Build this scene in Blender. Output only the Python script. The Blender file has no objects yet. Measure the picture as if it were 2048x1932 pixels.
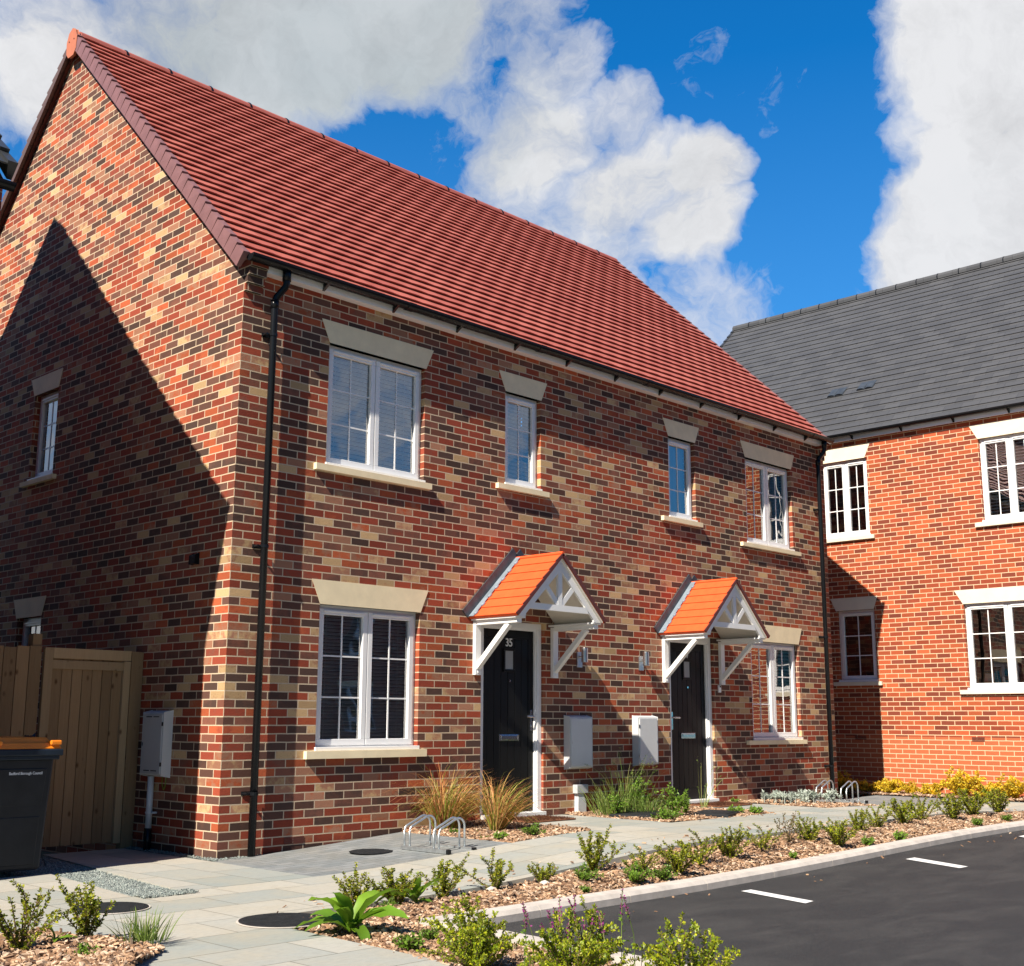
import bpy, math, random
from mathutils import Vector, Matrix, noise
random.seed(7)
R = math.radians
scene = bpy.context.scene
col = scene.collection

# ---------------------------------------------------------------- camera
cam_d = bpy.data.cameras.new('camera'); cam = bpy.data.objects.new('camera', cam_d); col.objects.link(cam)
CR = Vector((0.69532924, -0.71868085, 0.00388412)); CU = Vector((-0.13957016, -0.12972971, 0.98167733)); CF = Vector((0.70500881, 0.68313106, 0.19051126))
CL = Vector((-6.04023789, -9.3422021, 1.17894096))
cam.matrix_world = Matrix(((CR.x, CU.x, -CF.x, CL.x), (CR.y, CU.y, -CF.y, CL.y), (CR.z, CU.z, -CF.z, CL.z), (0, 0, 0, 1)))
cam_d.sensor_width = 36; cam_d.lens = 42.974; cam_d.clip_start = 0.1; cam_d.clip_end = 2000
scene.camera = cam
# ---------------------------------------------------------------- sun, sky, exposure
SUN = Vector((4.5, 1.0, -4.35)).normalized()             # travel direction of the light
sd = bpy.data.lights.new('sun', 'SUN'); so = bpy.data.objects.new('sun', sd); col.objects.link(so)
so.rotation_euler = SUN.to_track_quat('-Z', 'Y').to_euler()
sd.energy = 5.0; sd.angle = R(0.5); sd.color = (1.0, 0.91, 0.78)
elev = math.asin(-SUN.z); to = -SUN; az = math.atan2(to.x, to.y)
scene.view_settings.view_transform = 'Standard'; scene.view_settings.look = 'None'
scene.view_settings.exposure = 0.92; scene.view_settings.gamma = 1
scene.render.engine = 'CYCLES'

w = bpy.data.worlds.new('World'); scene.world = w; w.use_nodes = True
nt = w.node_tree; nt.nodes.clear()
def N(nt, typ, **k):
    n = nt.nodes.new(typ)
    for a, v in k.items():
        if a == 'ins':
            for i, x in v.items():
                if isinstance(x, bpy.types.NodeSocket): nt.links.new(x, n.inputs[i])
                else: n.inputs[i].default_value = x
        else: setattr(n, a, v)
    return n
def M(nt, op, a, b=None, c=None, clamp=False):
    d = {0: a}
    if b is not None: d[1] = b
    if c is not None: d[2] = c
    n = N(nt, 'ShaderNodeMath', operation=op, ins=d); n.use_clamp = clamp; return n.outputs[0]
def VM(nt, op, a, b=None):
    d = {0: a}
    if b is not None: d[1] = b
    n = N(nt, 'ShaderNodeVectorMath', operation=op, ins=d)
    return n.outputs['Value'] if op in ('DOT_PRODUCT', 'LENGTH') else n.outputs[0]
def MIX(nt, f, a, b, mode='MIX'):
    n = N(nt, 'ShaderNodeMix', data_type='RGBA', blend_type=mode)
    for i, x in ((0, f), (6, a), (7, b)):
        if isinstance(x, bpy.types.NodeSocket): nt.links.new(x, n.inputs[i])
        else: n.inputs[i].default_value = x if i == 0 else (tuple(x) + (1,) if len(x) == 3 else x)
    return n.outputs[2]
def RAMP(nt, f, stops, interp='LINEAR'):
    n = N(nt, 'ShaderNodeValToRGB', ins={0: f}); cr = n.color_ramp; cr.interpolation = interp
    while len(cr.elements) < len(stops): cr.elements.new(0.5)
    for e, (p, c) in zip(cr.elements, stops):
        e.position = p; e.color = (c, c, c, 1) if isinstance(c, (int, float)) else tuple(c) + (1,)
    return n.outputs[0]
def NOISE(nt, v, scale, detail=4, rough=0.5, dist=0, dim='3D'):
    return N(nt, 'ShaderNodeTexNoise', noise_dimensions=dim, ins={'Vector': v, 'Scale': scale, 'Detail': detail, 'Roughness': rough, 'Distortion': dist})

sky = N(nt, 'ShaderNodeTexSky', sky_type='NISHITA'); sky.sun_disc = False
sky.sun_elevation = elev; sky.sun_rotation = az; sky.air_density = 1.0; sky.dust_density = 0.2; sky.ozone_density = 3.0
dirv = N(nt, 'ShaderNodeTexCoord').outputs['Generated']
def ray(u, v):
    return (CF + CR * ((u - 1024) / 2444.76) - CU * ((v - 966) / 2444.76)).normalized()
warp = NOISE(nt, dirv, 3.2, 6, 0.62)
wv = VM(nt, 'SUBTRACT', warp.outputs['Color'], (0.5, 0.5, 0.5)); 
wn = N(nt, 'ShaderNodeVectorMath', operation='SCALE', ins={0: wv, 'Scale': 0.17})
dw = VM(nt, 'NORMALIZE', VM(nt, 'ADD', dirv, wn.outputs[0]))
# cumulus banks: (centre direction given as a bearing through the picture's plane, angular radius in degrees, density)
BL = [((-150, 330), 6, .45), ((150, 110), 5.0, 1.0), ((330, 60), 5.5, 1.1), ((560, 0), 6.0, 1.2), ((800, -60), 6.0, 1.2), ((470, 130), 4.0, .6), ((60, 330), 4.5, .42), ((1040, -20), 3.4, .8),
      ((680, 110), 3.4, .5), ((1010, 170), 2.8, .55), ((1120, 110), 2.6, .8), ((960, 290), 3.0, .5), ((1110, 270), 3.0, .95), ((1240, 220), 1.9, .75), ((1080, 390), 3.6, .72), ((1270, 360), 2.8, 1.0), ((1390, 340), 2.3, 1.15), ((1400, 430), 2.4, 1.0), ((1230, 470), 3.6, .75), ((1420, 620), 3.6, .6),
      ((1560, 660), 3.0, .4), ((1980, 40), 5.4, 1.2), ((2070, 260), 6.0, 1.2), ((1980, 430), 5.0, 1.2), ((1890, 540), 4.4, 1.1), ((2150, 500), 7, 1.2), ((1780, 640), 2.6, .8), ((1380, 140), 1.6, .34), ((1500, 190), 2.4, .30), ((800, 420), 3, .30), ((1600, 560), 3.5, .3),
      ((-1500, 500), 16, 1), ((-3500, 900), 14, 1), ((3600, 700), 12, 1)]
acc = None
for (px, rad, den) in BL:
    c = ray(*px); dt = VM(nt, 'DOT_PRODUCT', dw, tuple(c))
    mr = N(nt, 'ShaderNodeMapRange', interpolation_type='SMOOTHSTEP', ins={0: dt, 1: math.cos(R(rad * 1.15)), 2: math.cos(R(rad * 0.25)), 3: 0.0, 4: den})
    acc = mr.outputs[0] if acc is None else M(nt, 'MAXIMUM', acc, mr.outputs[0])
# banks behind the camera so that the panes have something to mirror
back = NOISE(nt, dirv, 2.2, 5, 0.6)
isback = N(nt, 'ShaderNodeMapRange', ins={0: VM(nt, 'DOT_PRODUCT', dirv, tuple(CF)), 1: .45, 2: .1, 3: 0.0, 4: 1.0}).outputs[0]
acc = M(nt, 'MAXIMUM', acc, M(nt, 'MULTIPLY', isback, RAMP(nt, back.outputs[0], [(0.64, 0), (0.82, 0.6)])))
for (dv, rad, den) in (((.614, -.751, .243), 9, .46), ((-.2, -.9, .35), 14, .5)):      # thin cloud behind the viewer, mirrored in the upper panes
    mr = N(nt, 'ShaderNodeMapRange', interpolation_type='SMOOTHSTEP', ins={0: VM(nt, 'DOT_PRODUCT', dw, tuple(Vector(dv).normalized())), 1: math.cos(R(rad)), 2: math.cos(R(rad * .2)), 3: 0.0, 4: den})
    acc = M(nt, 'MAXIMUM', acc, mr.outputs[0])
fine = NOISE(nt, dw, 7, 12, 0.64, 0.15)
fine2 = NOISE(nt, dw, 26, 10, 0.7, 0.1)
dens = M(nt, 'ADD', M(nt, 'ADD', acc, M(nt, 'MULTIPLY', M(nt, 'SUBTRACT', fine.outputs[0], 0.5), 2.0)), M(nt, 'MULTIPLY', M(nt, 'SUBTRACT', fine2.outputs[0], 0.5), 0.8))
mask = RAMP(nt, dens, [(0.28, 0), (0.56, 0.5), (1.0, 1.0)])
gr = NOISE(nt, dw, 3.0, 6, 0.6)
greybank = None
for (px, rad) in [((680, 40), 13), ((420, 120), 6)]:
    mr = N(nt, 'ShaderNodeMapRange', interpolation_type='SMOOTHSTEP', ins={0: VM(nt, 'DOT_PRODUCT', dw, tuple(ray(*px))), 1: math.cos(R(rad)), 2: math.cos(R(rad * .2)), 3: 0.0, 4: 1.0}).outputs[0]
    greybank = mr if greybank is None else M(nt, 'MAXIMUM', greybank, mr)
gsh = M(nt, 'ADD', M(nt, 'MULTIPLY', greybank, 0.70), M(nt, 'MULTIPLY', M(nt, 'SUBTRACT', gr.outputs[0], 0.50), 1.3), clamp=True)
thick = RAMP(nt, dens, [(0.5, 0), (1.0, 1.0)])
gsh = M(nt, 'MULTIPLY', gsh, M(nt, 'ADD', M(nt, 'MULTIPLY', thick, .6), .4))
cc = MIX(nt, gsh, (11.2, 11.2, 11.3), (5.2, 6.2, 6.6))
bil = N(nt, 'ShaderNodeMapRange', ins={0: M(nt, 'ADD', fine.outputs[0], M(nt, 'MULTIPLY', M(nt, 'SUBTRACT', fine2.outputs[0], .5), .5)), 1: .3, 2: .62, 3: .80, 4: 1.06}).outputs[0]
cc = MIX(nt, 1.0, cc, N(nt, 'ShaderNodeCombineColor', ins={0: bil, 1: bil, 2: bil}).outputs[0], 'MULTIPLY')
skc = MIX(nt, 1.0, sky.outputs[0], (0.10, 1.45, 2.45), 'MULTIPLY')
hz = N(nt, 'ShaderNodeMapRange', ins={0: N(nt, 'ShaderNodeSeparateXYZ', ins={0: dirv}).outputs[2], 1: 0.5, 2: 0.12, 3: 0.0, 4: 1.0}).outputs[0]
skc = MIX(nt, M(nt, 'MULTIPLY', hz, .42), skc, (3.0, 5.4, 8.8))
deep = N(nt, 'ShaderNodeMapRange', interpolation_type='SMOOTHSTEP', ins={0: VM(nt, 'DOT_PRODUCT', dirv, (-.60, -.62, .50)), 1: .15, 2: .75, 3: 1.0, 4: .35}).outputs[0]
skc = MIX(nt, 1.0, skc, N(nt, 'ShaderNodeCombineColor', ins={0: deep, 1: deep, 2: deep}).outputs[0], 'MULTIPLY')     # sky dimmed behind the camera, out of view, to cut fill on the walls
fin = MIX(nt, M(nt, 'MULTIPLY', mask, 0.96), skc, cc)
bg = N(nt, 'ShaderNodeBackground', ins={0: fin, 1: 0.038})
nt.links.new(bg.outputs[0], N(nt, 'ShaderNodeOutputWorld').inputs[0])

# ---------------------------------------------------------------- mesh helpers
class Frame:
    def __init__(s, O=(0, 0, 0), U=(1, 0, 0), Nn=(0, -1, 0), W=(0, 0, 1)):
        s.O, s.U, s.N, s.W = Vector(O), Vector(U), Vector(Nn), Vector(W)
    def __call__(s, p): return s.O + s.U * p[0] + s.N * p[1] + s.W * p[2]
ID = Frame((0, 0, 0), (1, 0, 0), (0, 1, 0), (0, 0, 1))
class MB:
    def __init__(s, T=ID): s.v, s.f, s.T = [], [], T
    def add(s, vs, fs):
        b = len(s.v); s.v += [s.T(p) for p in vs]; s.f += [tuple(b + i for i in f) for f in fs]; return s
    def box(s, a0, a1, b0, b1, c0, c1):
        return s.add([(a0, b0, c0), (a1, b0, c0), (a1, b1, c0), (a0, b1, c0), (a0, b0, c1), (a1, b0, c1), (a1, b1, c1), (a0, b1, c1)],
                     [(0, 3, 2, 1), (4, 5, 6, 7), (0, 1, 5, 4), (1, 2, 6, 5), (2, 3, 7, 6), (3, 0, 4, 7)])
    def hexa(s, p): return s.add(p, [(0, 3, 2, 1), (4, 5, 6, 7), (0, 1, 5, 4), (1, 2, 6, 5), (2, 3, 7, 6), (3, 0, 4, 7)])
    def quad(s, *p): return s.add(p, [tuple(range(len(p)))])
    def prism(s, poly, a, b, axis=1):
        # poly in the two other coordinates, extruded along axis from a to b
        def mk(q, t): 
            r = list(q); r.insert(axis, t); return tuple(r)
        n = len(poly)
        vs = [mk(q, a) for q in poly] + [mk(q, b) for q in poly]
        return s.add(vs, [tuple(range(n)), tuple(range(2 * n - 1, n - 1, -1))] + [(i, (i + 1) % n, n + (i + 1) % n, n + i) for i in range(n)])
    def beam(s, a, b, w, h, up=(0, 0, 1)):
        a, b = Vector(a), Vector(b); d = (b - a).normalized(); up = Vector(up); x = d.cross(up).normalized(); y = x.cross(d)
        x *= w / 2; y *= h / 2
        return s.hexa([a - x - y, a + x - y, a + x + y, a - x + y, b - x - y, b + x - y, b + x + y, b - x + y])
    def tube(s, pts, r, n=10, cap=True, closed=False):
        pts = [Vector(p) for p in pts]; m = len(pts); rings = []
        rr = r if isinstance(r, (list, tuple)) else [r] * m
        pn = None; b0 = len(s.v); vs = []; fs = []
        for i, p in enumerate(pts):
            d = (pts[min(i + 1, m - 1)] - pts[max(i - 1, 0)]).normalized()
            if pn is None:
                pn = d.orthogonal().normalized()
            else:
                pn = (pn - d * pn.dot(d)).normalized()
            bn = d.cross(pn)
            for k in range(n):
                t = 2 * math.pi * k / n; vs.append(p + (pn * math.cos(t) + bn * math.sin(t)) * rr[i])
        for i in range(m - 1):
            for k in range(n):
                fs.append((i * n + k, i * n + (k + 1) % n, (i + 1) * n + (k + 1) % n, (i + 1) * n + k))
        if cap: fs.append(tuple(range(n - 1, -1, -1))); fs.append(tuple((m - 1) * n + k for k in range(n)))
        return s.add(vs, fs)
    def disc(s, c, r, h, n=32):
        c = Vector(c); vs = [(c.x + r * math.cos(2 * math.pi * k / n), c.y + r * math.sin(2 * math.pi * k / n), c.z) for k in range(n)] + [(c.x + r * math.cos(2 * math.pi * k / n), c.y + r * math.sin(2 * math.pi * k / n), c.z + h) for k in range(n)]
        return s.add(vs, [tuple(range(n - 1, -1, -1)), tuple(range(n, 2 * n))] + [(k, (k + 1) % n, n + (k + 1) % n, n + k) for k in range(n)])
    def build(s, name, mat, parent=None, smooth=False, bevel=0, fix=False):
        me = bpy.data.meshes.new(name)
        off = wpos(parent)
        me.from_pydata([tuple(Vector(p) - off) for p in s.v], [], s.f); me.update()
        if fix:
            import bmesh
            bm = bmesh.new(); bm.from_mesh(me); bmesh.ops.recalc_face_normals(bm, faces=bm.faces); bm.to_mesh(me); bm.free()
        o = bpy.data.objects.new(name, me); col.objects.link(o)
        if mat: me.materials.append(mat)
        if parent: o.parent = parent
        if smooth: me.polygons.foreach_set('use_smooth', [True] * len(me.polygons))
        if bevel:
            b = o.modifiers.new('bevel', 'BEVEL'); b.width = bevel; b.segments = 2; b.limit_method = 'ANGLE'; b.angle_limit = R(40)
        return o
def wpos(o):
    p = Vector((0, 0, 0))
    while o is not None: p = p + Vector(o.location); o = o.parent
    return p
def tag(o, label, cat, group=None):
    o['label'] = label; o['category'] = cat
    if group: o['group'] = group
    return o
def thing(name, label, cat, loc=(0, 0, 0), group=None):
    o = bpy.data.objects.new(name, None); o.empty_display_size = 0.1; col.objects.link(o); o.location = loc
    return tag(o, label, cat, group)
def part(name, parent):
    o = bpy.data.objects.new(name, None); o.empty_display_size = 0.1; col.objects.link(o); o.parent = parent
    return o
def struct(o, kind='structure'): o['kind'] = kind; return o
def copy_tree(o, parent=None):
    c = o.copy(); col.objects.link(c); c.parent = parent
    for ch in list(o.children): copy_tree(ch, c)
    return c

# ---------------------------------------------------------------- materials
def mat(name, color, rough=0.6, metal=0, spec=0.5, bump=None, var=None, coat=0):
    m = bpy.data.materials.new(name); m.use_nodes = True; nt = m.node_tree; b = nt.nodes['Principled BSDF']
    b.inputs['Base Color'].default_value = tuple(color) + (1,); b.inputs['Roughness'].default_value = rough
    b.inputs['Metallic'].default_value = metal; b.inputs['Specular IOR Level'].default_value = spec
    b.inputs['Coat Weight'].default_value = coat
    pos = N(nt, 'ShaderNodeNewGeometry').outputs['Position']
    if var:      # (scale, amount) soft blotches of wear
        n = NOISE(nt, pos, var[0], 6, 0.6)
        k = N(nt, 'ShaderNodeMapRange', ins={0: n.outputs[0], 1: .3, 2: .7, 3: 1 - var[1], 4: 1 + var[1]}).outputs[0]
        cmb = N(nt, 'ShaderNodeCombineColor', ins={0: k, 1: k, 2: k}).outputs[0]
        nt.links.new(MIX(nt, 1.0, color, cmb, 'MULTIPLY'), b.inputs['Base Color'])
    if bump:     # (scale, strength, distance)
        n = NOISE(nt, pos, bump[0], 5, 0.6)
        bp = N(nt, 'ShaderNodeBump', ins={'Strength': bump[1], 'Distance': bump[2], 'Height': n.outputs[0]})
        nt.links.new(bp.outputs[0], b.inputs['Normal'])
    return m
def brick_mat(name, pal, mortar, band=None, streak=0.5, packs=0.0, ms=.0056):
    m = bpy.data.materials.new(name); m.use_nodes = True; nt = m.node_tree; b = nt.nodes['Principled BSDF']
    g = N(nt, 'ShaderNodeNewGeometry'); pos = g.outputs['Position']
    s = N(nt, 'ShaderNodeSeparateXYZ', ins={0: pos})
    jit = NOISE(nt, pos, 6, 3, 0.5); j = M(nt, 'MULTIPLY', M(nt, 'SUBTRACT', jit.outputs[0], .5), .007)
    u = M(nt, 'ADD', M(nt, 'ADD', s.outputs[0], s.outputs[1]), 50.0 * .225 + .1125)
    v = M(nt, 'ADD', M(nt, 'ADD', s.outputs[2], j), 40 * .075)
    vec = N(nt, 'ShaderNodeCombineXYZ', ins={0: u, 1: v, 2: 0.0}).outputs[0]
    bt = N(nt, 'ShaderNodeTexBrick', offset=0.5, offset_frequency=2, ins={'Vector': vec, 'Color1': (0, 0, 0, 1), 'Color2': (1, 1, 1, 1), 'Mortar': (0, 0, 0, 1), 'Scale': 1.0, 'Mortar Size': ms, 'Mortar Smooth': 0.12, 'Bias': 0.0, 'Brick Width': .225, 'Row Height': .075})
    t = N(nt, 'ShaderNodeSeparateColor', ins={0: bt.outputs['Color']}).outputs[0]
    # second random number per brick, and a soft tone change inside each brick
    t2 = M(nt, 'FRACT', M(nt, 'MULTIPLY', t, 37.7))
    blot = NOISE(nt, vec, 11, 4, .65); pack = NOISE(nt, VM(nt, 'MULTIPLY', vec, (1, 1.6, 1)), 1.1, 3, .6)
    tt = M(nt, 'ADD', M(nt, 'ADD', t, M(nt, 'MULTIPLY', M(nt, 'SUBTRACT', blot.outputs[0], .5), .22)), M(nt, 'MULTIPLY', M(nt, 'SUBTRACT', pack.outputs[0], .52), packs), clamp=True)
    stops = []; p = 0
    for (f, c) in pal:
        stops += [(p + f * .22, c), (min(p + f * .78, .999), c)]; p += f
    c1 = RAMP(nt, tt, stops)
    dark = N(nt, 'ShaderNodeMapRange', ins={0: t2, 1: 0, 2: 1, 3: .74, 4: 1.18}).outputs[0]
    c1 = MIX(nt, 1.0, c1, N(nt, 'ShaderNodeCombineColor', ins={0: dark, 1: dark, 2: dark}).outputs[0], 'MULTIPLY')
    gs = NOISE(nt, VM(nt, 'MULTIPLY', vec, (1, 2.2, 1)), 60, 5, .7)
    c1 = MIX(nt, RAMP(nt, gs.outputs[0], [(.56, 0), (.68, streak)]), c1, (.07, .032, .028))
    if band:   # plinth of plainer bricks below this height
        lo = M(nt, 'LESS_THAN', s.outputs[2], band[0]); c1 = MIX(nt, M(nt, 'MULTIPLY', lo, .85), c1, band[1])
    mn = NOISE(nt, pos, 40, 3, .6)
    mc = MIX(nt, mn.outputs[0], tuple(x * .75 for x in mortar), tuple(min(1, x * 1.2) for x in mortar))
    nt.links.new(MIX(nt, bt.outputs['Fac'], c1, mc), b.inputs['Base Color'])
    b.inputs['Roughness'].default_value = 0.85; b.inputs['Specular IOR Level'].default_value = .25
    crease = NOISE(nt, VM(nt, 'MULTIPLY', vec, (1, 2.5, 1)), 22, 6, .65, .8)
    h = M(nt, 'ADD', M(nt, 'MULTIPLY', M(nt, 'SUBTRACT', 1.0, bt.outputs['Fac']), 1.0), M(nt, 'MULTIPLY', crease.outputs[0], 1.1))
    h = M(nt, 'ADD', h, M(nt, 'MULTIPLY', t2, .35))
    nt.links.new(N(nt, 'ShaderNodeBump', ins={'Strength': .45, 'Distance': .0035, 'Height': h}).outputs[0], b.inputs['Normal'])
    return m
RED, ORG, BRN, DRK, PNK, BUF = (.26, .050, .027), (.40, .092, .036), (.118, .055, .040), (.078, .044, .034), (.35, .165, .10), (.50, .33, .17)
M_brick1 = brick_mat('multi_stock_brick', [(.09, DRK), (.16, BRN), (.14, (.20, .075, .050)), (.18, RED), (.12, (.30, .058, .028)), (.11, ORG), (.12, PNK), (.08, BUF)], (.56, .44, .31), packs=.42)
M_brick2 = brick_mat('red_facing_brick', [(.2, (.20, .045, .025)), (.3, (.31, .060, .026)), (.3, (.38, .080, .030)), (.2, (.44, .10, .037))], (.64, .47, .30), band=(.945, (.43, .12, .05)), streak=.7, ms=.0062)
M_brick3 = brick_mat('dark_red_brick', [(.4, (.25, .05, .035)), (.3, (.18, .045, .035)), (.3, (.3, .07, .04))], (.4, .32, .25))
def tile_mat(name, c1, c2, gauge, tw, axisx, rough=.65, z0=0, k=1.414, joint=.6):
    m = bpy.data.materials.new(name); m.use_nodes = True; nt = m.node_tree; b = nt.nodes['Principled BSDF']
    pos = N(nt, 'ShaderNodeNewGeometry').outputs['Position']; s = N(nt, 'ShaderNodeSeparateXYZ', ins={0: pos})
    u = M(nt, 'ADD', s.outputs[0 if axisx else 1], 100 * tw); v = M(nt, 'MULTIPLY', M(nt, 'SUBTRACT', s.outputs[2], z0), k)
    vec = N(nt, 'ShaderNodeCombineXYZ', ins={0: u, 1: v, 2: 0.0}).outputs[0]
    bt = N(nt, 'ShaderNodeTexBrick', offset=.5, offset_frequency=2, ins={'Vector': vec, 'Color1': (0, 0, 0, 1), 'Color2': (1, 1, 1, 1), 'Mortar': (0, 0, 0, 1), 'Scale': 1.0, 'Mortar Size': .003, 'Mortar Smooth': 0.1, 'Brick Width': tw, 'Row Height': gauge})
    t = N(nt, 'ShaderNodeSeparateColor', ins={0: bt.outputs['Color']}).outputs[0]
    n = NOISE(nt, pos, 2.5, 5, .6); f = M(nt, 'ADD', M(nt, 'MULTIPLY', t, .6), M(nt, 'MULTIPLY', n.outputs[0], .4))
    c = MIX(nt, f, c1, c2); c = MIX(nt, M(nt, 'MULTIPLY', bt.outputs['Fac'], joint), c, tuple(x * .25 for x in c1))
    sp = NOISE(nt, pos, 90, 4, .7); c = MIX(nt, RAMP(nt, sp.outputs[0], [(.5, 0), (.75, .35)]), c, tuple(x * .5 for x in c1))
    nt.links.new(c, b.inputs['Base Color']); b.inputs['Roughness'].default_value = rough; b.inputs['Specular IOR Level'].default_value = .35
    nt.links.new(N(nt, 'ShaderNodeBump', ins={'Strength': .35, 'Distance': .003, 'Height': sp.outputs[0]}).outputs[0], b.inputs['Normal'])
    return m
M_white = mat('white_upvc', (.80, .80, .80), .28, var=(3, .03))
M_whitew = mat('white_painted_timber', (.80, .80, .79), .45, var=(5, .04), bump=(60, .15, .001))
M_fascia = mat('white_fascia', (.78, .79, .80), .4, var=(2, .04))
M_stone = mat('buff_cast_stone', (.84, .71, .47), .8, var=(4, .10), bump=(150, .25, .001))
M_stone2 = mat('pale_cast_stone', (.72, .64, .50), .8, var=(4, .07), bump=(150, .25, .001))
M_black = mat('black_gutter_plastic', (.008, .009, .011), .25, spec=.25)
M_dark = mat('dark_void', (.02, .02, .022), .8)
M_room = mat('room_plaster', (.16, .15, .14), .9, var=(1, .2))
M_blind = mat('blind_slat', (.90, .90, .89), .45)
M_curtain = mat('curtain_cloth', (.60, .60, .58), .8, bump=(8, .5, .02))
M_chrome = mat('polished_chrome', (.75, .75, .76), .15, metal=1, bump=(30, .05, .001))
M_steel = mat('brushed_steel', (.62, .62, .62), .3, metal=1, var=(30, .1))
M_galv = mat('galvanised_steel', (.56, .60, .62), .38, metal=.85, var=(18, .18), bump=(80, .1, .001))
M_lead = mat('grey_lead_flashing', (.30, .36, .42), .4, metal=.4, var=(8, .2), bump=(12, .5, .006))
M_leadd = mat('dark_lead_upstand', (.045, .055, .07), .5, metal=.1, var=(12, .3), bump=(25, .4, .004))
M_box = mat('grey_meter_plastic', (.58, .60, .61), .5, var=(3, .05), bump=(220, .15, .0008))
M_boxg = mat('grey_meter_door', (.46, .47, .48), .55, var=(3, .05), bump=(260, .2, .001))
M_pipe = mat('pale_grey_pipe', (.56, .60, .63), .45, var=(6, .08))
M_door = bpy.data.materials.new('black_door_skin'); M_door.use_nodes = True
def _door():
    nt = M_door.node_tree; b = nt.nodes['Principled BSDF']; pos = N(nt, 'ShaderNodeNewGeometry').outputs['Position']
    b.inputs['Base Color'].default_value = (.007, .007, .007, 1); b.inputs['Roughness'].default_value = .38; b.inputs['Specular IOR Level'].default_value = .2
    g = NOISE(nt, VM(nt, 'MULTIPLY', pos, (60, 60, 3)), 1.5, 5, .6)
    nt.links.new(N(nt, 'ShaderNodeBump', ins={'Strength': .3, 'Distance': .002, 'Height': g.outputs[0]}).outputs[0], b.inputs['Normal'])
_door()
def wood_mat(name, c1, c2, knot=(.10, .05, .02), sc=1.0):
    m = bpy.data.materials.new(name); m.use_nodes = True; nt = m.node_tree; b = nt.nodes['Principled BSDF']
    pos = N(nt, 'ShaderNodeNewGeometry').outputs['Position']
    rnd = N(nt, 'ShaderNodeNewGeometry').outputs['Random Per Island']
    off = N(nt, 'ShaderNodeCombineXYZ', ins={0: M(nt, 'MULTIPLY', rnd, 13), 1: 0.0, 2: M(nt, 'MULTIPLY', rnd, 31)}).outputs[0]
    p2 = VM(nt, 'ADD', pos, off)
    g = NOISE(nt, VM(nt, 'MULTIPLY', p2, (22 * sc, 22 * sc, 1.3)), 2.0, 6, .6, 1.2)
    c = MIX(nt, g.outputs[0], c1, c2)
    vo = N(nt, 'ShaderNodeTexVoronoi', ins={'Vector': VM(nt, 'MULTIPLY', p2, (9, 9, 5)), 'Scale': 1.0})
    c = MIX(nt, RAMP(nt, vo.outputs['Distance'], [(.05, .85), (.17, 0)]), c, knot)
    k = N(nt, 'ShaderNodeMapRange', ins={0: rnd, 3: .72, 4: 1.2}).outputs[0]
    c = MIX(nt, 1.0, c, N(nt, 'ShaderNodeCombineColor', ins={0: k, 1: k, 2: k}).outputs[0], 'MULTIPLY')
    nt.links.new(c, b.inputs['Base Color']); b.inputs['Roughness'].default_value = .85; b.inputs['Specular IOR Level'].default_value = .15
    nt.links.new(N(nt, 'ShaderNodeBump', ins={'Strength': .4, 'Distance': .004, 'Height': g.outputs[0]}).outputs[0], b.inputs['Normal'])
    return m
M_wood = wood_mat('treated_pine', (.42, .28, .15), (.27, .17, .085))
M_woodl = wood_mat('pale_treated_pine', (.52, .37, .21), (.36, .245, .13))
def glass_mat(name, tint=.8, refl=1.0, ior=1.9):
    m = bpy.data.materials.new(name); m.use_nodes = True; nt = m.node_tree; nt.nodes.clear()
    fr = N(nt, 'ShaderNodeFresnel', ins={0: ior}).outputs[0]
    pos = N(nt, 'ShaderNodeNewGeometry').outputs['Position']
    wob = NOISE(nt, pos, 1.6, 2, .5)
    bp = N(nt, 'ShaderNodeBump', ins={'Strength': .08, 'Distance': .05, 'Height': wob.outputs[0]})
    tr = N(nt, 'ShaderNodeBsdfTransparent', ins={0: (tint, tint * 1.02, tint * 1.03, 1)}); gl = N(nt, 'ShaderNodeBsdfGlossy', ins={0: (1, 1, 1, 1), 1: 0.0, 'Normal': bp.outputs[0]})
    mx = N(nt, 'ShaderNodeMixShader', ins={0: M(nt, 'MULTIPLY', fr, refl, clamp=True), 1: tr.outputs[0], 2: gl.outputs[0]})
    nt.links.new(mx.outputs[0], N(nt, 'ShaderNodeOutputMaterial').inputs[0]); return m
M_glass = glass_mat('window_glass', .92, 1.7, 2.1)
M_glassf = mat('frosted_door_glass', (.30, .31, .32), .25, bump=(60, .8, .004))
M_tile1 = tile_mat('red_concrete_tile', (.33, .075, .055), (.49, .145, .108), .1645, .30, True, z0=5.40)
M_tile2 = tile_mat('grey_slate_tile', (.055, .056, .060), (.085, .086, .090), .2, .30, False, rough=.5, z0=6.0, k=1.43)
M_tile3 = tile_mat('black_slate_tile', (.03, .032, .035), (.05, .052, .055), .3, .33, True, rough=.35)
M_verge = mat('mauve_verge_unit', (.20, .095, .098), .6, var=(6, .12), bump=(60, .2, .002))
M_ridge = mat('red_ridge_tile', (.36, .10, .075), .6, var=(5, .12), bump=(60, .2, .002))
M_terra = mat('terracotta_cap', (.45, .14, .07), .65, var=(8, .1))
M_orange = mat('orange_canopy_tile', (.74, .10, .026), .65, spec=.25, var=(9, .10), bump=(60, .15, .001))
M_canb = mat('brown_canopy_edge', (.12, .028, .02), .5, var=(5, .1))
M_soff = mat('cream_soffit_board', (.74, .70, .62), .6, var=(4, .05))
M_slab = bpy.data.materials.new('riven_paving_slab'); M_slab.use_nodes = True
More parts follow.
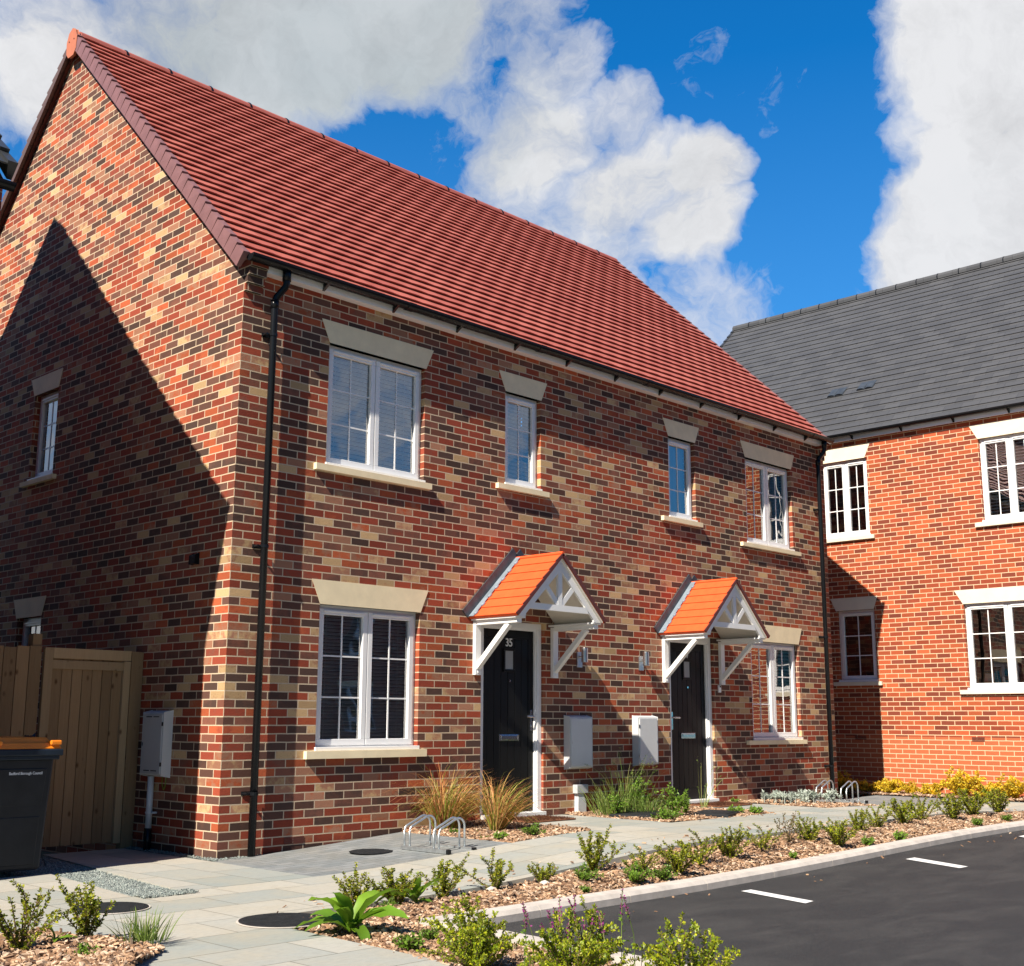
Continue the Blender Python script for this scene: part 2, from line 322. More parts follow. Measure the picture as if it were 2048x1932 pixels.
def paving(m, bw, rh, c1, c2, c3, mort, msz, joint, swap=False, offf=2, rough=.75, bumpd=.004, off=.5):
    nt = m.node_tree; b = nt.nodes['Principled BSDF']; pos = N(nt, 'ShaderNodeNewGeometry').outputs['Position']
    s = N(nt, 'ShaderNodeSeparateXYZ', ins={0: pos})
    a, c_ = (s.outputs[1], s.outputs[0]) if swap else (s.outputs[0], s.outputs[1])
    vec = N(nt, 'ShaderNodeCombineXYZ', ins={0: M(nt, 'ADD', a, 60 * bw + .1), 1: M(nt, 'ADD', c_, 60 * rh + .05), 2: 0.0}).outputs[0]
    bt = N(nt, 'ShaderNodeTexBrick', offset=off, offset_frequency=offf, ins={'Vector': vec, 'Color1': (0, 0, 0, 1), 'Color2': (1, 1, 1, 1), 'Mortar': (0, 0, 0, 1), 'Scale': 1.0, 'Mortar Size': msz, 'Mortar Smooth': .2, 'Brick Width': bw, 'Row Height': rh})
    t = N(nt, 'ShaderNodeSeparateColor', ins={0: bt.outputs['Color']}).outputs[0]
    c = RAMP(nt, t, [(0, c1), (.5, c2), (1, c3)])
    n1 = NOISE(nt, pos, 1.7, 6, .65); n2 = NOISE(nt, VM(nt, 'MULTIPLY', pos, (4, 9, 4)), 4, 6, .7)
    c = MIX(nt, RAMP(nt, n1.outputs[0], [(.42, 0), (.7, .55)]), c, tuple(x * y for x, y in zip(c2, (1.15, .98, .78))))
    c = MIX(nt, RAMP(nt, n2.outputs[0], [(.45, 0), (.75, .45)]), c, tuple(x * .6 for x in c2))
    c = MIX(nt, M(nt, 'MULTIPLY', bt.outputs['Fac'], joint), c, mort)
    nt.links.new(c, b.inputs['Base Color']); b.inputs['Roughness'].default_value = rough; b.inputs['Specular IOR Level'].default_value = .3
    h = M(nt, 'ADD', M(nt, 'MULTIPLY', n2.outputs[0], .8), M(nt, 'SUBTRACT', 1.0, bt.outputs['Fac']))
    nt.links.new(N(nt, 'ShaderNodeBump', ins={'Strength': .6, 'Distance': bumpd, 'Height': h}).outputs[0], b.inputs['Normal'])
paving(M_slab, .60, .45, (.27, .30, .285), (.345, .355, .33), (.42, .405, .355), (.13, .12, .09), .0042, .8)
M_slabs = bpy.data.materials.new('riven_side_slab'); M_slabs.use_nodes = True
paving(M_slabs, .60, .45, (.27, .30, .285), (.34, .35, .325), (.41, .395, .35), (.13, .12, .09), .0042, .8, swap=True)
M_pav = bpy.data.materials.new('grey_block_paver'); M_pav.use_nodes = True
paving(M_pav, .20, .10, (.17, .19, .20), (.21, .23, .24), (.25, .265, .275), (.07, .075, .08), .0032, .85, bumpd=.006)
M_asph = bpy.data.materials.new('black_asphalt'); M_asph.use_nodes = True
def _asph():
    nt = M_asph.node_tree; b = nt.nodes['Principled BSDF']; pos = N(nt, 'ShaderNodeNewGeometry').outputs['Position']
    n1 = NOISE(nt, VM(nt, 'MULTIPLY', pos, (1, 2.2, 1)), 1.3, 8, .62, .6); n2 = NOISE(nt, pos, 140, 3, .7); n3 = NOISE(nt, pos, 420, 2, .6)
    c = MIX(nt, RAMP(nt, n1.outputs[0], [(.42, 0), (.68, 1)]), (.012, .012, .013), (.034, .033, .032))
    c = MIX(nt, RAMP(nt, n2.outputs[0], [(.5, 0), (.72, .5)]), c, (.07, .068, .064))
    c = MIX(nt, RAMP(nt, n3.outputs[0], [(.60, 0), (.70, .6)]), c, (.2, .195, .18))
    nt.links.new(c, b.inputs['Base Color']); b.inputs['Roughness'].default_value = .8
    nt.links.new(N(nt, 'ShaderNodeBump', ins={'Strength': .8, 'Distance': .005, 'Height': n2.outputs[0]}).outputs[0], b.inputs['Normal'])
_asph()
M_soil = mat('dark_bark_soil', (.13, .075, .045), .95, bump=(30, .9, .02), var=(9, .5))
M_grav0 = mat('gravel_bed', (.10, .115, .11), .9, bump=(80, .9, .01), var=(60, .5))
M_kerb = mat('pale_concrete_kerb', (.50, .455, .41), .85, var=(7, .18), bump=(120, .4, .003))
M_paint = mat('white_road_paint', (.74, .74, .73), .6, var=(40, .08))
M_iron = mat('black_manhole_iron', (.018, .020, .023), .6, spec=.2, var=(20, .3), bump=(140, .6, .004))
M_coir = mat('brown_coir_mat', (.17, .065, .028), .95, var=(14, .35), bump=(220, .9, .006))
M_bin = mat('charcoal_bin_plastic', (.016, .018, .022), .42, spec=.25, var=(6, .2), bump=(200, .2, .001))
M_binr = mat('navy_bin_rim', (.012, .020, .032), .4, spec=.3, var=(6, .2))
M_lid = mat('orange_bin_lid', (.80, .22, .012), .4, var=(6, .08))
M_text = mat('white_lettering', (.75, .76, .78), .5)
def rnd_mat(name, stops, rough=.8, trans=0):
    m = bpy.data.materials.new(name); m.use_nodes = True; nt = m.node_tree; b = nt.nodes['Principled BSDF']
    g = N(nt, 'ShaderNodeNewGeometry'); n = len(stops)
    c = RAMP(nt, g.outputs['Random Per Island'], [(i / (n - 1), s) for i, s in enumerate(stops)])
    nn = NOISE(nt, g.outputs['Position'], 6, 3, .6); k = N(nt, 'ShaderNodeMapRange', ins={0: nn.outputs[0], 1: .3, 2: .7, 3: .75, 4: 1.25}).outputs[0]
    c = MIX(nt, 1.0, c, N(nt, 'ShaderNodeCombineColor', ins={0: k, 1: k, 2: k}).outputs[0], 'MULTIPLY')
    nt.links.new(c, b.inputs['Base Color']); b.inputs['Roughness'].default_value = rough
    if trans:
        tl = N(nt, 'ShaderNodeBsdfTranslucent', ins={0: c}); mx = N(nt, 'ShaderNodeMixShader', ins={0: trans, 1: b.outputs[0], 2: tl.outputs[0]})
        nt.links.new(mx.outputs[0], nt.nodes['Material Output'].inputs[0])
    return m
M_bark = rnd_mat('pine_bark_chip', [(.36, .21, .115), (.14, .07, .038), (.50, .33, .20), (.24, .13, .07), (.07, .04, .025), (.66, .50, .36), (.28, .16, .09), (.10, .055, .03)], .85)
M_stonechip = rnd_mat('green_grey_gravel', [(.14, .17, .16), (.24, .28, .26), (.09, .11, .115), (.34, .37, .34), (.18, .21, .20)], .7)
M_leaf = rnd_mat('box_leaf', [(.26, .31, .012), (.11, .18, .010), (.46, .45, .018), (.06, .10, .010), (.36, .37, .018)], .45, .3)
M_leafb = rnd_mat('bright_shrub_leaf', [(.34, .40, .012), (.13, .22, .010), (.52, .52, .02), (.07, .13, .010), (.42, .46, .018)], .45, .35)
M_leafy = rnd_mat('golden_shrub_leaf', [(.75, .50, .02), (.62, .46, .03), (.80, .58, .04), (.40, .38, .03)], .5, .35)
M_leafbr = rnd_mat('bronze_shrub_leaf', [(.16, .10, .04), (.12, .13, .03), (.24, .15, .07)], .5, .3)
M_fern = rnd_mat('low_weed_leaf', [(.12, .24, .02), (.20, .34, .03), (.07, .15, .015)], .5, .35)
M_dock = rnd_mat('broad_dock_leaf', [(.12, .26, .02), (.22, .38, .03), (.08, .18, .015)], .4, .4)
M_stem = mat('woody_stem', (.12, .075, .04), .8, var=(20, .3))
M_grsa = rnd_mat('amber_grass_blade', [(.52, .22, .06), (.62, .34, .13), (.42, .13, .05), (.46, .32, .09), (.60, .30, .16)], .6, .25)
M_grsg = rnd_mat('green_grass_blade', [(.20, .27, .03), (.34, .34, .05), (.12, .20, .02)], .6, .3)
M_grst = rnd_mat('tall_weed_blade', [(.10, .19, .025), (.24, .33, .06), (.06, .12, .015), (.38, .38, .13)], .6, .3)
M_silv = rnd_mat('silver_leaf', [(.44, .50, .44), (.34, .40, .34), (.55, .60, .54)], .8, .2)
M_purp = rnd_mat('purple_flower', [(.30, .03, .20), (.20, .02, .14), (.42, .06, .30)], .6, .3)

# ---------------------------------------------------------------- building kit
def wall_panel(mb, u0, u1, z0, z1, holes, depth=.30, n=0):
    us = sorted({u0, u1, *[h[0] for h in holes], *[h[1] for h in holes]}); zs = sorted({z0, z1, *[h[2] for h in holes], *[h[3] for h in holes]})
    for a, b in zip(us, us[1:]):
        for c, d in zip(zs, zs[1:]):
            mu, mz = (a + b) / 2, (c + d) / 2
            if any(h[0] < mu < h[1] and h[2] < mz < h[3] for h in holes): continue
            mb.quad((a, n, c), (b, n, c), (b, n, d), (a, n, d))
    for h in holes:
        a, b, c, d = h[:4]
        mb.quad((a, n, c), (a, n - depth, c), (a, n - depth, d), (a, n, d)); mb.quad((b, n, c), (b, n, d), (b, n - depth, d), (b, n - depth, c))
        mb.quad((a, n, d), (a, n - depth, d), (b, n - depth, d), (b, n, d)); mb.quad((a, n, c), (b, n, c), (b, n - depth, c), (a, n - depth, c))
def window(house, T, u0, u1, z0, z1, sashes=2, dress='open', sill=None, lintel=None, stone=None, recess=.065, label=None, vents=True):
    """sill=(u0,u1,z0,z1) lintel=(ut0,ut1,zt, ub0,ub1,zb)"""
    stone = stone or M_stone
    wn = part('window', house)
    if label: wn['label'] = label
    n = -recess; fw = .045
    m = MB(T)
    m.box(u0, u1, n - .06, n, z0, z0 + fw); m.box(u0, u1, n - .06, n, z1 - fw, z1)
    m.box(u0, u0 + fw, n - .06, n, z0 + fw, z1 - fw); m.box(u1 - fw, u1, n - .06, n, z0 + fw, z1 - fw)
    m.box(u0 - .01, u1 + .012, n, recess * 0 + .018, z0 - .012, z0 + .022)    # drip cill
    m.build('frame', M_white, wn, bevel=.003)
    w = (u1 - u0 - 2 * fw) / sashes
    for k in range(sashes):
        a = u0 + fw + k * w + .002 - .012; b = u0 + fw + (k + 1) * w - .002 + .012
        if k > 0: a += .014
        if k < sashes - 1: b -= .014
        c, d = z0 + fw - .008, z1 - fw + .008; sw = .056; q = n + .016
        m = MB(T)
        m.box(a, b, n - .045, q, c, c + sw); m.box(a, b, n - .045, q, d - sw, d); m.box(a, a + sw, n - .045, q, c + sw, d - sw); m.box(b - sw, b, n - .045, q, c + sw, d - sw)
        if vents: m.box(a + .05, b - .05, q, q + .012, d - .032, d - .012)
        m.build('sash', M_white, wn, bevel=.004)
        ga, gb, gc, gd = a + sw, b - sw, c + sw, d - sw; gn = n - .016
        m = MB(T); m.quad((ga, gn, gc), (gb, gn, gc), (gb, gn, gd), (ga, gn, gd)); m.build('pane', M_glass, wn)
        m = MB(T); mid = (ga + gb) / 2; bw = .0075; bn = gn + .006
        m.box(mid - bw, mid + bw, bn - .008, bn, gc, gd)
        for r in (1, 2):
            zz = gc + (gd - gc) * r / 3; m.box(ga, mid - bw, bn - .007, bn - .001, zz - bw, zz + bw); m.box(mid + bw, gb, bn - .007, bn - .001, zz - bw, zz + bw)
        m.build('glazing_bar', M_white, wn)
    a, b, c, d = u0 + .03, u1 - .03, z0 + .03, z1 - .03; dn = n - .075
    if dress in ('closed', 'open', 'half', 'tilt'):
        m = MB(T); zz = c + .02; step = {'closed': .045, 'open': .034, 'half': .045, 'tilt': .05}[dress]
        while zz < d - .02:
            if dress == 'closed': m.hexa([(a, dn + .028, zz), (b, dn + .028, zz), (b, dn + .025, zz - .001), (a, dn + .025, zz - .001), (a, dn + .008, zz + step * .88), (b, dn + .008, zz + step * .88), (b, dn + .005, zz + step * .88), (a, dn + .005, zz + step * .88)])
            else:
                t = {'open': .027, 'half': .034, 'tilt': .026}[dress]
                m.hexa([(a, dn + .012, zz), (b, dn + .012, zz), (b, dn - .03, zz + t), (a, dn - .03, zz + t), (a, dn + .012, zz + .006), (b, dn + .012, zz + .006), (b, dn - .03, zz + t + .003), (a, dn - .03, zz + t + .003)])
            zz += step
        for x in (a + .15, b - .15): m.box(x - .002, x + .002, dn + .012, dn + .015, c, d)
        m.build('blind', M_blind, wn)
    elif dress in ('curtain', 'net'):
        m = MB(T)
        spans = [(b - .34, b - .02)] if dress == 'curtain' else [(a, b)]
        for (x0, x1) in spans:
            nn = 40; pts = []
            for i in range(nn + 1):
                u = x0 + (x1 - x0) * i / nn; pts.append((u, dn - .03 + .022 * math.sin(i * 1.25)))
            for i in range(nn):
                (p, q), (r, s_) = pts[i], pts[i + 1]
                m.quad((p, q, c), (r, s_, c), (r, s_, d), (p, q, d))
        m.build('curtain', M_curtain, wn, smooth=True)
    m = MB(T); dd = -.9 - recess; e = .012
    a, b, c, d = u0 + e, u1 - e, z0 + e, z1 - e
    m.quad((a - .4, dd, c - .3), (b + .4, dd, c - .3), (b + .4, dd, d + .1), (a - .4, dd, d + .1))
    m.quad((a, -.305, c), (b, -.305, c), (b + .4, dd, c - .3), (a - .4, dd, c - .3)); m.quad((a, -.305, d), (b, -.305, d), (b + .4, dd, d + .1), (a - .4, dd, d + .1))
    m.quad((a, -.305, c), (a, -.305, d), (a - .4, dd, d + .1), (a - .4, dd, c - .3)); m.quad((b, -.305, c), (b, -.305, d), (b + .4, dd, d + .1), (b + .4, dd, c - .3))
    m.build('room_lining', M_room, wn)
    if sill:
        m = MB(T); x0, x1, c, d = sill
        m.box(x0, u0 - .003, .002, .05, c, d); m.box(u0 - .003, u1 + .003, -recess + .004, .05, c, d); m.box(u1 + .003, x1, .002, .05, c, d)
        m.build('sill', stone, wn)
    if lintel:
        a0, a1, zt, b0, b1, zb = lintel; m = MB(T)
        m.prism([(b0, zb), (b1, zb), (a1, zt), (a0, zt)], -.10, .007, 1); m.build('lintel', stone, wn, bevel=.004)
    return wn
def text_mesh(s, size, T, u, n, z, name, mt, parent, sx=1.0, depth=.004, font_bold=0):
    cu = bpy.data.curves.new('txt', 'FONT'); cu.body = s; cu.size = size; cu.extrude = depth; cu.align_x = 'CENTER'; cu.offset = font_bold
    o = bpy.data.objects.new('txt', cu); col.objects.link(o); bpy.context.view_layer.update()
    me = bpy.data.meshes.new_from_object(o.evaluated_get(bpy.context.evaluated_depsgraph_get()))
    vs = [(u + v.co.x * sx, n + v.co.z, z + v.co.y) for v in me.vertices]; fs = [tuple(p.vertices) for p in me.polygons]
    bpy.data.objects.remove(o); bpy.data.curves.remove(cu); bpy.data.meshes.remove(me)
    m = MB(T); m.add(vs, fs); return m.build(name, mt, parent)
def tiled_slope(mb, T, length, slope, courses, tw, lip, camber=0.0, seg=6, xl=None, xr=None):
    """T frame: U along eaves, W up the slope, N off the roof."""
    g = slope / courses
    nt_ = int(length / tw) + 1
    for i in range(courses):
        s0, s1 = i * g, (i + 1) * g + (.05 if i < courses - 1 else 0)
        l0 = xl(s0) if xl else 0; r0 = xr(s0) if xr else length
        ph = (i % 2) * tw / 2
        us = []
        k = -1
        while (k) * tw + ph < r0:
            for j in range(seg):
                u = k * tw + ph + tw * j / seg
                us.append((u, j / seg))
            k += 1
        us = [x for x in us if l0 < x[0] < r0]
        us = [(l0, ((l0 - ph) / tw) % 1)] + us + [(r0, ((r0 - ph) / tw) % 1)]
        vs = []; fs = []
        jl = lip + random.uniform(-.0015, .0015)
        for (u, t) in us:
            h = jl - camber + camber * math.sin(math.pi * t)
            if i % 1 == 0: h += .0
            vs += [(u, -.006, s0 + .045), (u, h - .014, s0 + .002), (u, h, s0), (u, h * .5, s0 + g * .52), (u, .0005, s1)]
        for q in range(len(us) - 1):
            a, b = q * 5, (q + 1) * 5
            for e in range(4): fs.append((a + e, b + e, b + e + 1, a + e + 1))
        mb.add(vs, fs)
def gutter(house, T, u0, u1, n, z, r=.063, brackets=(), ends=True):
    g = part('gutter', house); m = MB(T); k = 10
    prof = [(n + r * math.cos(math.pi + math.pi * i / k), z + r * math.sin(math.pi + math.pi * i / k)) for i in range(k + 1)]
    inn = [(n + (r - .006) * math.cos(math.pi + math.pi * i / k), z + (r - .006) * math.sin(math.pi + math.pi * i / k)) for i in range(k, -1, -1)]
    m.prism(prof + inn, u0, u1, 0)
    for e in (u0, u1): m.prism(prof, e - .004, e + .004, 0)
    u = u0 + 1.9
    while u < u1 - .5:
        m.prism([(n + (r + .006) * math.cos(math.pi + math.pi * i / k), z + (r + .006) * math.sin(math.pi + math.pi * i / k)) for i in range(k + 1)], u, u + .09, 0); u += 2.0
    m.build('trough', M_black, g)
    for b in brackets:
        m = MB(T); m.prism([(n - r - .002, z - .05), (n + r * .5, z - r * .86), (n - r - .002, z - .115)], b, b + .028, 0); m.build('gutter_bracket', M_black, g)
    return g
def downpipe(house, T, u, zt, zb, n=.072, nt_=.15, ztop=5.33, clips=()):
    d = part('downpipe', house); m = MB(T)
    m.tube([(u + .07, nt_, ztop), (u + .07, nt_, ztop - .10), (u + .065, nt_ - .01, ztop - .14), (u + .01, n + .01, ztop - .24), (u, n, ztop - .28), (u, n, zb)], .034, 14)
    m.tube([(u + .07, nt_, ztop + .02), (u + .07, nt_, ztop - .08)], .042, 14); m.tube([(u, n, ztop - .27), (u, n, ztop - .35)], .040, 14)
    m.build('pipe', M_black, d, smooth=False)
    d.children[0].data.polygons.foreach_set('use_smooth', [len(p.vertices) == 4 for p in d.children[0].data.polygons])
    for c in clips:
        m = MB(T); m.tube([(u, n, c - .014), (u, n, c + .014)], .040, 14); m.tube([(u - .07, n - .01, c), (u + .01, n - .01, c)], .012, 8)
        m.tube([(u - .07, 0, c), (u - .07, n + .004, c)], .012, 8); m.box(u - .085, u + .03, .001, .012, c - .018, c + .018); m.build('pipe_clip', M_black, d)

# ================================================================= HOUSE 35/37
H1 = thing('brick_house', 'multicoloured brick semi-detached house with red tiled roof and two orange-roofed door canopies', 'house')
TF = Frame((0, 0, 0), (1, 0, 0), (0, -1, 0)); TG = Frame((0, 0, 0), (0, -1, 0), (-1, 0, 0))   # front, gable (u = -y)
DEP = 7.56; SL = .995; E0 = (-.12, 5.40)
def rz(y): return E0[1] + (y - E0[0]) * SL if y < 3.78 else E0[1] + (7.56 - y + .12) * SL
W_bu = (1.013, 2.28, 3.60, 4.828); W_s1 = (3.49, 4.075, 3.755, 4.828); W_s2 = (6.515, 7.10, 3.755, 4.828); W_b2 = (8.30, 9.50, 3.61, 4.828)
W_l1 = (1.00, 2.262, .905, 2.255); W_l2 = (8.29, 9.52, .935, 2.265); D1 = (3.14, 4.115, .19, 2.24); D2 = (6.445, 7.385, .19, 2.245)
m = MB(TF); wall_panel(m, 0, 10.46, -.3, 5.34, [W_bu, W_s1, W_s2, W_b2, W_l1, W_l2, D1, D2])
for i in range(4):     # corbelled kneeler at each end of the eaves
    z0 = 5.10 + i * .075 - .0
    if i == 3: pass
    m.box(.0, .19, 0.001, .028 * (i + 1), z0, z0 + (.075 if i < 3 else .10)); m.box(10.27, 10.46, 0.001, .028 * (i + 1), z0, z0 + (.075 if i < 3 else .10))
m.build('front_wall', M_brick1, H1, fix=False)
GW1 = (-4.25, -3.66, 3.85, 4.865); GW2 = (-4.25, -3.66, 1.35, 2.28)
m = MB(TG); wall_panel(m, -DEP, 0, -.3, 5.34, [GW1, GW2])
m.add([(0, 0, 5.34), (-DEP, 0, 5.34), (-DEP, 0, 5.36), (-3.78, 0, rz(3.78) - .08), (0, 0, rz(0) - .08)], [(0, 1, 2, 3, 4)])
for i in range(4): m.box(0, .028 * (i + 1) - .001, -.18, -.0015, 5.10 + i * .075, 5.10 + i * .075 + (.075 if i < 3 else .10))
m.build('gable_wall', M_brick1, H1)
m = MB(); m.add([(10.46, 0, -.3), (10.46, DEP, -.3), (10.44, DEP, 5.36), (10.08, 3.78, 9.16), (10.44, 0, 5.36), (0, DEP, -.3), (0, DEP, 5.36)], [(0, 1, 2, 3, 4), (1, 5, 6, 2)])
m.build('rear_wall', M_brick1, H1)
AX = DEP / 2 + .12
# roof
RFo = part('roof', H1)
k = math.sqrt(1 + SL * SL); SLOPE = 3.90 * k; NC = 33
TR = Frame((-.055, E0[0], E0[1]), (1, 0, 0), (0, -SL / k, 1 / k), (0, 1 / k, SL / k))
m = MB(TR); tiled_slope(m, TR, 10.5, SLOPE, NC, .30, .035, .005, 6, xr=lambda s: 10.49 - .35 * s / SLOPE); m.build('roof_tiles', M_tile1, RFo)
TB = Frame((-.055, 7.56 + .12, 5.40), (1, 0, 0), (0, SL / k, 1 / k), (0, -1 / k, SL / k))
m = MB(TB); m.quad((0, 0, 0), (10.49, 0, 0), (10.14, 0, SLOPE), (0, 0, SLOPE)); m.build('rear_roof', M_tile1, RFo)
g = SLOPE / NC
m = MB(TR)
for i in range(NC):
    s0, s1 = i * g, (i + 1) * g - .004; h = .03
    m.hexa([(-.055, -.135, s0), (-.012, -.135, s0), (-.012, -.135, s1), (-.055, -.135, s1), (-.058, h, s0), (.012, h + .004, s0), (.012, h - .012, s1), (-.052, h - .022, s1)])
m.build('verge_unit', M_verge, RFo)
m = MB(TB)
for i in range(NC):
    s0, s1 = i * g, (i + 1) * g - .004; h = .03
    m.hexa([(-.045, -.075, s0), (-.012, -.075, s0), (-.012, -.075, s1), (-.045, -.075, s1), (-.045, h, s0), (.06, h, s0), (.06, h - .012, s1), (-.040, h - .022, s1)])
m.build('verge_unit', mat('dark_verge', (.10, .06, .055), .7), RFo)  # rear verge units in a darker brown than the front ones
m = MB(TR)
for i in range(NC):
    s0, s1 = i * g, (i + 1) * g - .004; xr = 10.49 - .35 * s0 / SLOPE; h = .035
    m.hexa([(xr - .03, -.13, s0), (xr + .02, -.13, s0), (xr + .02, -.13, s1), (xr - .03, -.13, s1), (xr - .03, h, s0), (xr + .022, h, s0), (xr + .018, h - .014, s1), (xr - .03, h - .01, s1)])
m.build('verge_unit', M_verge, RFo)
m = MB(); m2 = MB(); m3 = MB(); x = -.05; zr = rz(3.779) - .085; i = 0
def ridge_prof(r): return [(3.78 + r * 1.12 * math.cos(R(a)), zr + r * math.sin(R(a))) for a in (-28, 0, 30, 55, 75, 90, 105, 125, 150, 180, 208)]
while x < 10.05:
    x1 = min(x + .60, 10.08)
    m.prism(ridge_prof(.105), x + .004, x1 - .004, 0)
    if x1 < 10.0: m2 = MB(); m2.prism(ridge_prof(.113), x1 - .012, x1 + .012, 0); m2.build('ridge_union', M_black, RFo)
    x = x1
m.build('ridge_tile', M_ridge, RFo)
m3.prism([(3.78 + a, zr + b) for a, b in ((-.115, -.17), (-.06, -.235), (.06, -.235), (.115, -.17), (.125, -.02), (.08, .085), (0, .125), (-.08, .085), (-.125, -.02))], -.115, -.08, 0)
m3.build('ridge_end_cap', M_terra, RFo, bevel=.006)
for yy in (3.72, 3.84): m = MB(); m.tube([(-.121, yy, zr - .03), (-.114, yy, zr - .03)], .007, 8); m.build('fixing_screw', M_black, RFo)
m = MB(TF); m.box(.195, 10.265, .0, .100, 5.30, 5.318); m.box(.195, 10.265, .084, .102, 5.319, 5.40); m.build('fascia', M_fascia, H1, bevel=.002)
gb = [.83, 1.72, 2.62, 3.52, 4.4, 5.3, 6.2, 7.1, 8.0, 8.9, 9.75]
gutter(H1, TF, -.05, 10.44, .160, 5.405, brackets=gb)
downpipe(H1, TF, .300, 5, .0, clips=(4.72, 2.72, .54)); downpipe(H1, TF, 10.18, 5, .05, clips=(4.3, 2.4, .55))
# windows
def lint(w, dl=.09, zt=5.046): return (w[0] - dl - .012, w[1] + .10, zt, w[0], w[1] + .002, w[3])
window(H1, TF, *W_bu, 2, 'closed', (.868, 2.356, 3.53, 3.592), lint(W_bu), label='upper two-sash window with closed pale blinds beside the black downpipe')
window(H1, TF, *W_s1, 1, 'half', (3.34, 4.17, 3.69, 3.748), lint(W_s1), label='narrow upper window above the door numbered 35')
window(H1, TF, *W_s2, 1, 'net', (6.335, 7.185, 3.69, 3.748), lint(W_s2), label='narrow upper window above the door numbered 37')
window(H1, TF, *W_b2, 2, 'curtain', (8.12, 9.63, 3.548, 3.602), lint(W_b2), label='upper two-sash window with drawn back curtain near the far corner')
window(H1, TF, *W_l1, 2, 'open', (.87, 2.345, .822, .892), lint(W_l1, zt=2.478), label='lower two-sash window with open slatted blinds left of the door')
window(H1, TF, *W_l2, 2, 'tilt', (8.115, 9.58, .868, .925), lint(W_l2, zt=2.49), label='lower two-sash window beside the second canopy')
window(H1, TG, *GW1, 1, 'net', (-4.37, -3.55, 3.79, 3.842), (-4.36, -3.585, 5.07, -4.26, -3.66, 4.868), recess=.07, label='upper window in the shaded gable wall')
window(H1, TG, *GW2, 1, 'none', None, (-4.36, -3.57, 2.49, -4.268, -3.654, 2.283), recess=.07, label='lower gable window half hidden by the gate')
# doors
def door(D, num, hinge_left):
    u0, u1, z0, z1 = D; d = part('door', H1); d['label'] = 'black front door numbered ' + num
    m = MB(TF); fw = .068; n = -.03
    m.box(u0, u0 + fw, n - .07, n, z0, z1 - fw); m.box(u1 - fw, u1, n - .07, n, z0, z1 - fw); m.box(u0, u1, n - .07, n, z1 - fw, z1)
    m.box(u0 + .012, u0 + fw + .018, n - .09, n - .02, z0 + .02, z1 - fw - .018); m.box(u1 - fw - .018, u1 - .012, n - .09, n - .02, z0 + .02, z1 - fw - .018)
    m.box(u0 + fw, u1 - fw, n - .09, n - .02, z1 - fw - .018, z1 - fw + .004)
    m.build('door_frame', M_white, d, bevel=.004)
    m = MB(TF); m.box(u0 + .01, u1 - .01, -.12, .055, z0 - .035, z0 + .018); m.build('threshold', M_white, d, bevel=.004)
    a, b, c, e = u0 + fw + .012, u1 - fw - .012, z0 + .03, z1 - fw - .012; ln = -.075
    # leaf built of vertical boards with fine grooves, open where the pane sits
    lc = (a + b) / 2 + (.014 if hinge_left else -.005)
    L = (lc - .062, lc + .062, z0 + 1.535, z0 + 1.735)
    m = MB(TF)
    m.box(a, a + .085, ln - .045, ln, c, e); m.box(b - .085, b, ln - .045, ln, c, e); m.box(a + .085, b - .085, ln - .045, ln, c, c + .12); m.box(a + .085, b - .085, ln - .045, ln, e - .10, e)
    nb = 6; x0, x1 = a + .088, b - .088; wdt = (x1 - x0) / nb
    for i in range(nb):
        p, q = x0 + i * wdt + .0025, x0 + (i + 1) * wdt - .0025
        m.box(p, q, ln - .04, ln - .004, c + .122, e - .102)
    m.box(x0, x1, ln - .045, ln - .012, c + .122, e - .102)
    m.build('door_leaf', M_door, d, bevel=.002)
    m = MB(TF); f = .028
    for bx in ((L[0] - f, L[1] + f, L[2] - f, L[2]), (L[0] - f, L[1] + f, L[3], L[3] + f), (L[0] - f, L[0], L[2], L[3]), (L[1], L[1] + f, L[2], L[3])): m.box(bx[0], bx[1], ln - .003, ln + .010, bx[2], bx[3])
    m.build('pane_surround', M_door, d, bevel=.003)
    m = MB(TF); m.box(L[0], L[1], ln - .002, ln + .003, L[2], L[3]); m.build('door_pane', M_glassf, d)
    text_mesh(num, .125, TF, lc, ln - .001, z0 + 1.785, 'door_number', M_text, d, sx=.9, font_bold=.0012)
    m = MB(TF); zl = z0 + .77; m.box(lc - .15, lc + .15, ln - .001, ln + .008, zl, zl + .068); m.box(lc - .125, lc + .125, ln + .008, ln + .014, zl + .012, zl + .056); m.build('letterbox', M_chrome, d, bevel=.003)
    m = MB(TF); m.tube([(lc + .01, ln - .005, z0 + 1.41), (lc + .01, ln + .008, z0 + 1.41)], .013, 14); m.build('spyhole', M_chrome, d)
    m = MB(TF); hx_ = (b - .045) if hinge_left else (a + .045); s = -1 if hinge_left else 1
    m.box(hx_ - .017, hx_ + .017, ln - .001, ln + .009, z0 + .88, z0 + 1.10); m.tube([(hx_, ln + .005, z0 + 1.03), (hx_, ln + .05, z0 + 1.03), (hx_ + s * .11, ln + .05, z0 + 1.03)], .010, 8)
    m.tube([(hx_, ln + .005, z0 + .93), (hx_, ln + .014, z0 + .93)], .012, 10); m.build('door_handle', M_chrome, d, bevel=.002)
    m = MB(TF); m.quad((u0, -.16, z0), (u1, -.16, z0), (u1, -.16, z1), (u0, -.16, z1)); m.build('door_backing', M_dark, d)
door(D1, '35', True); door(D2, '37', False)
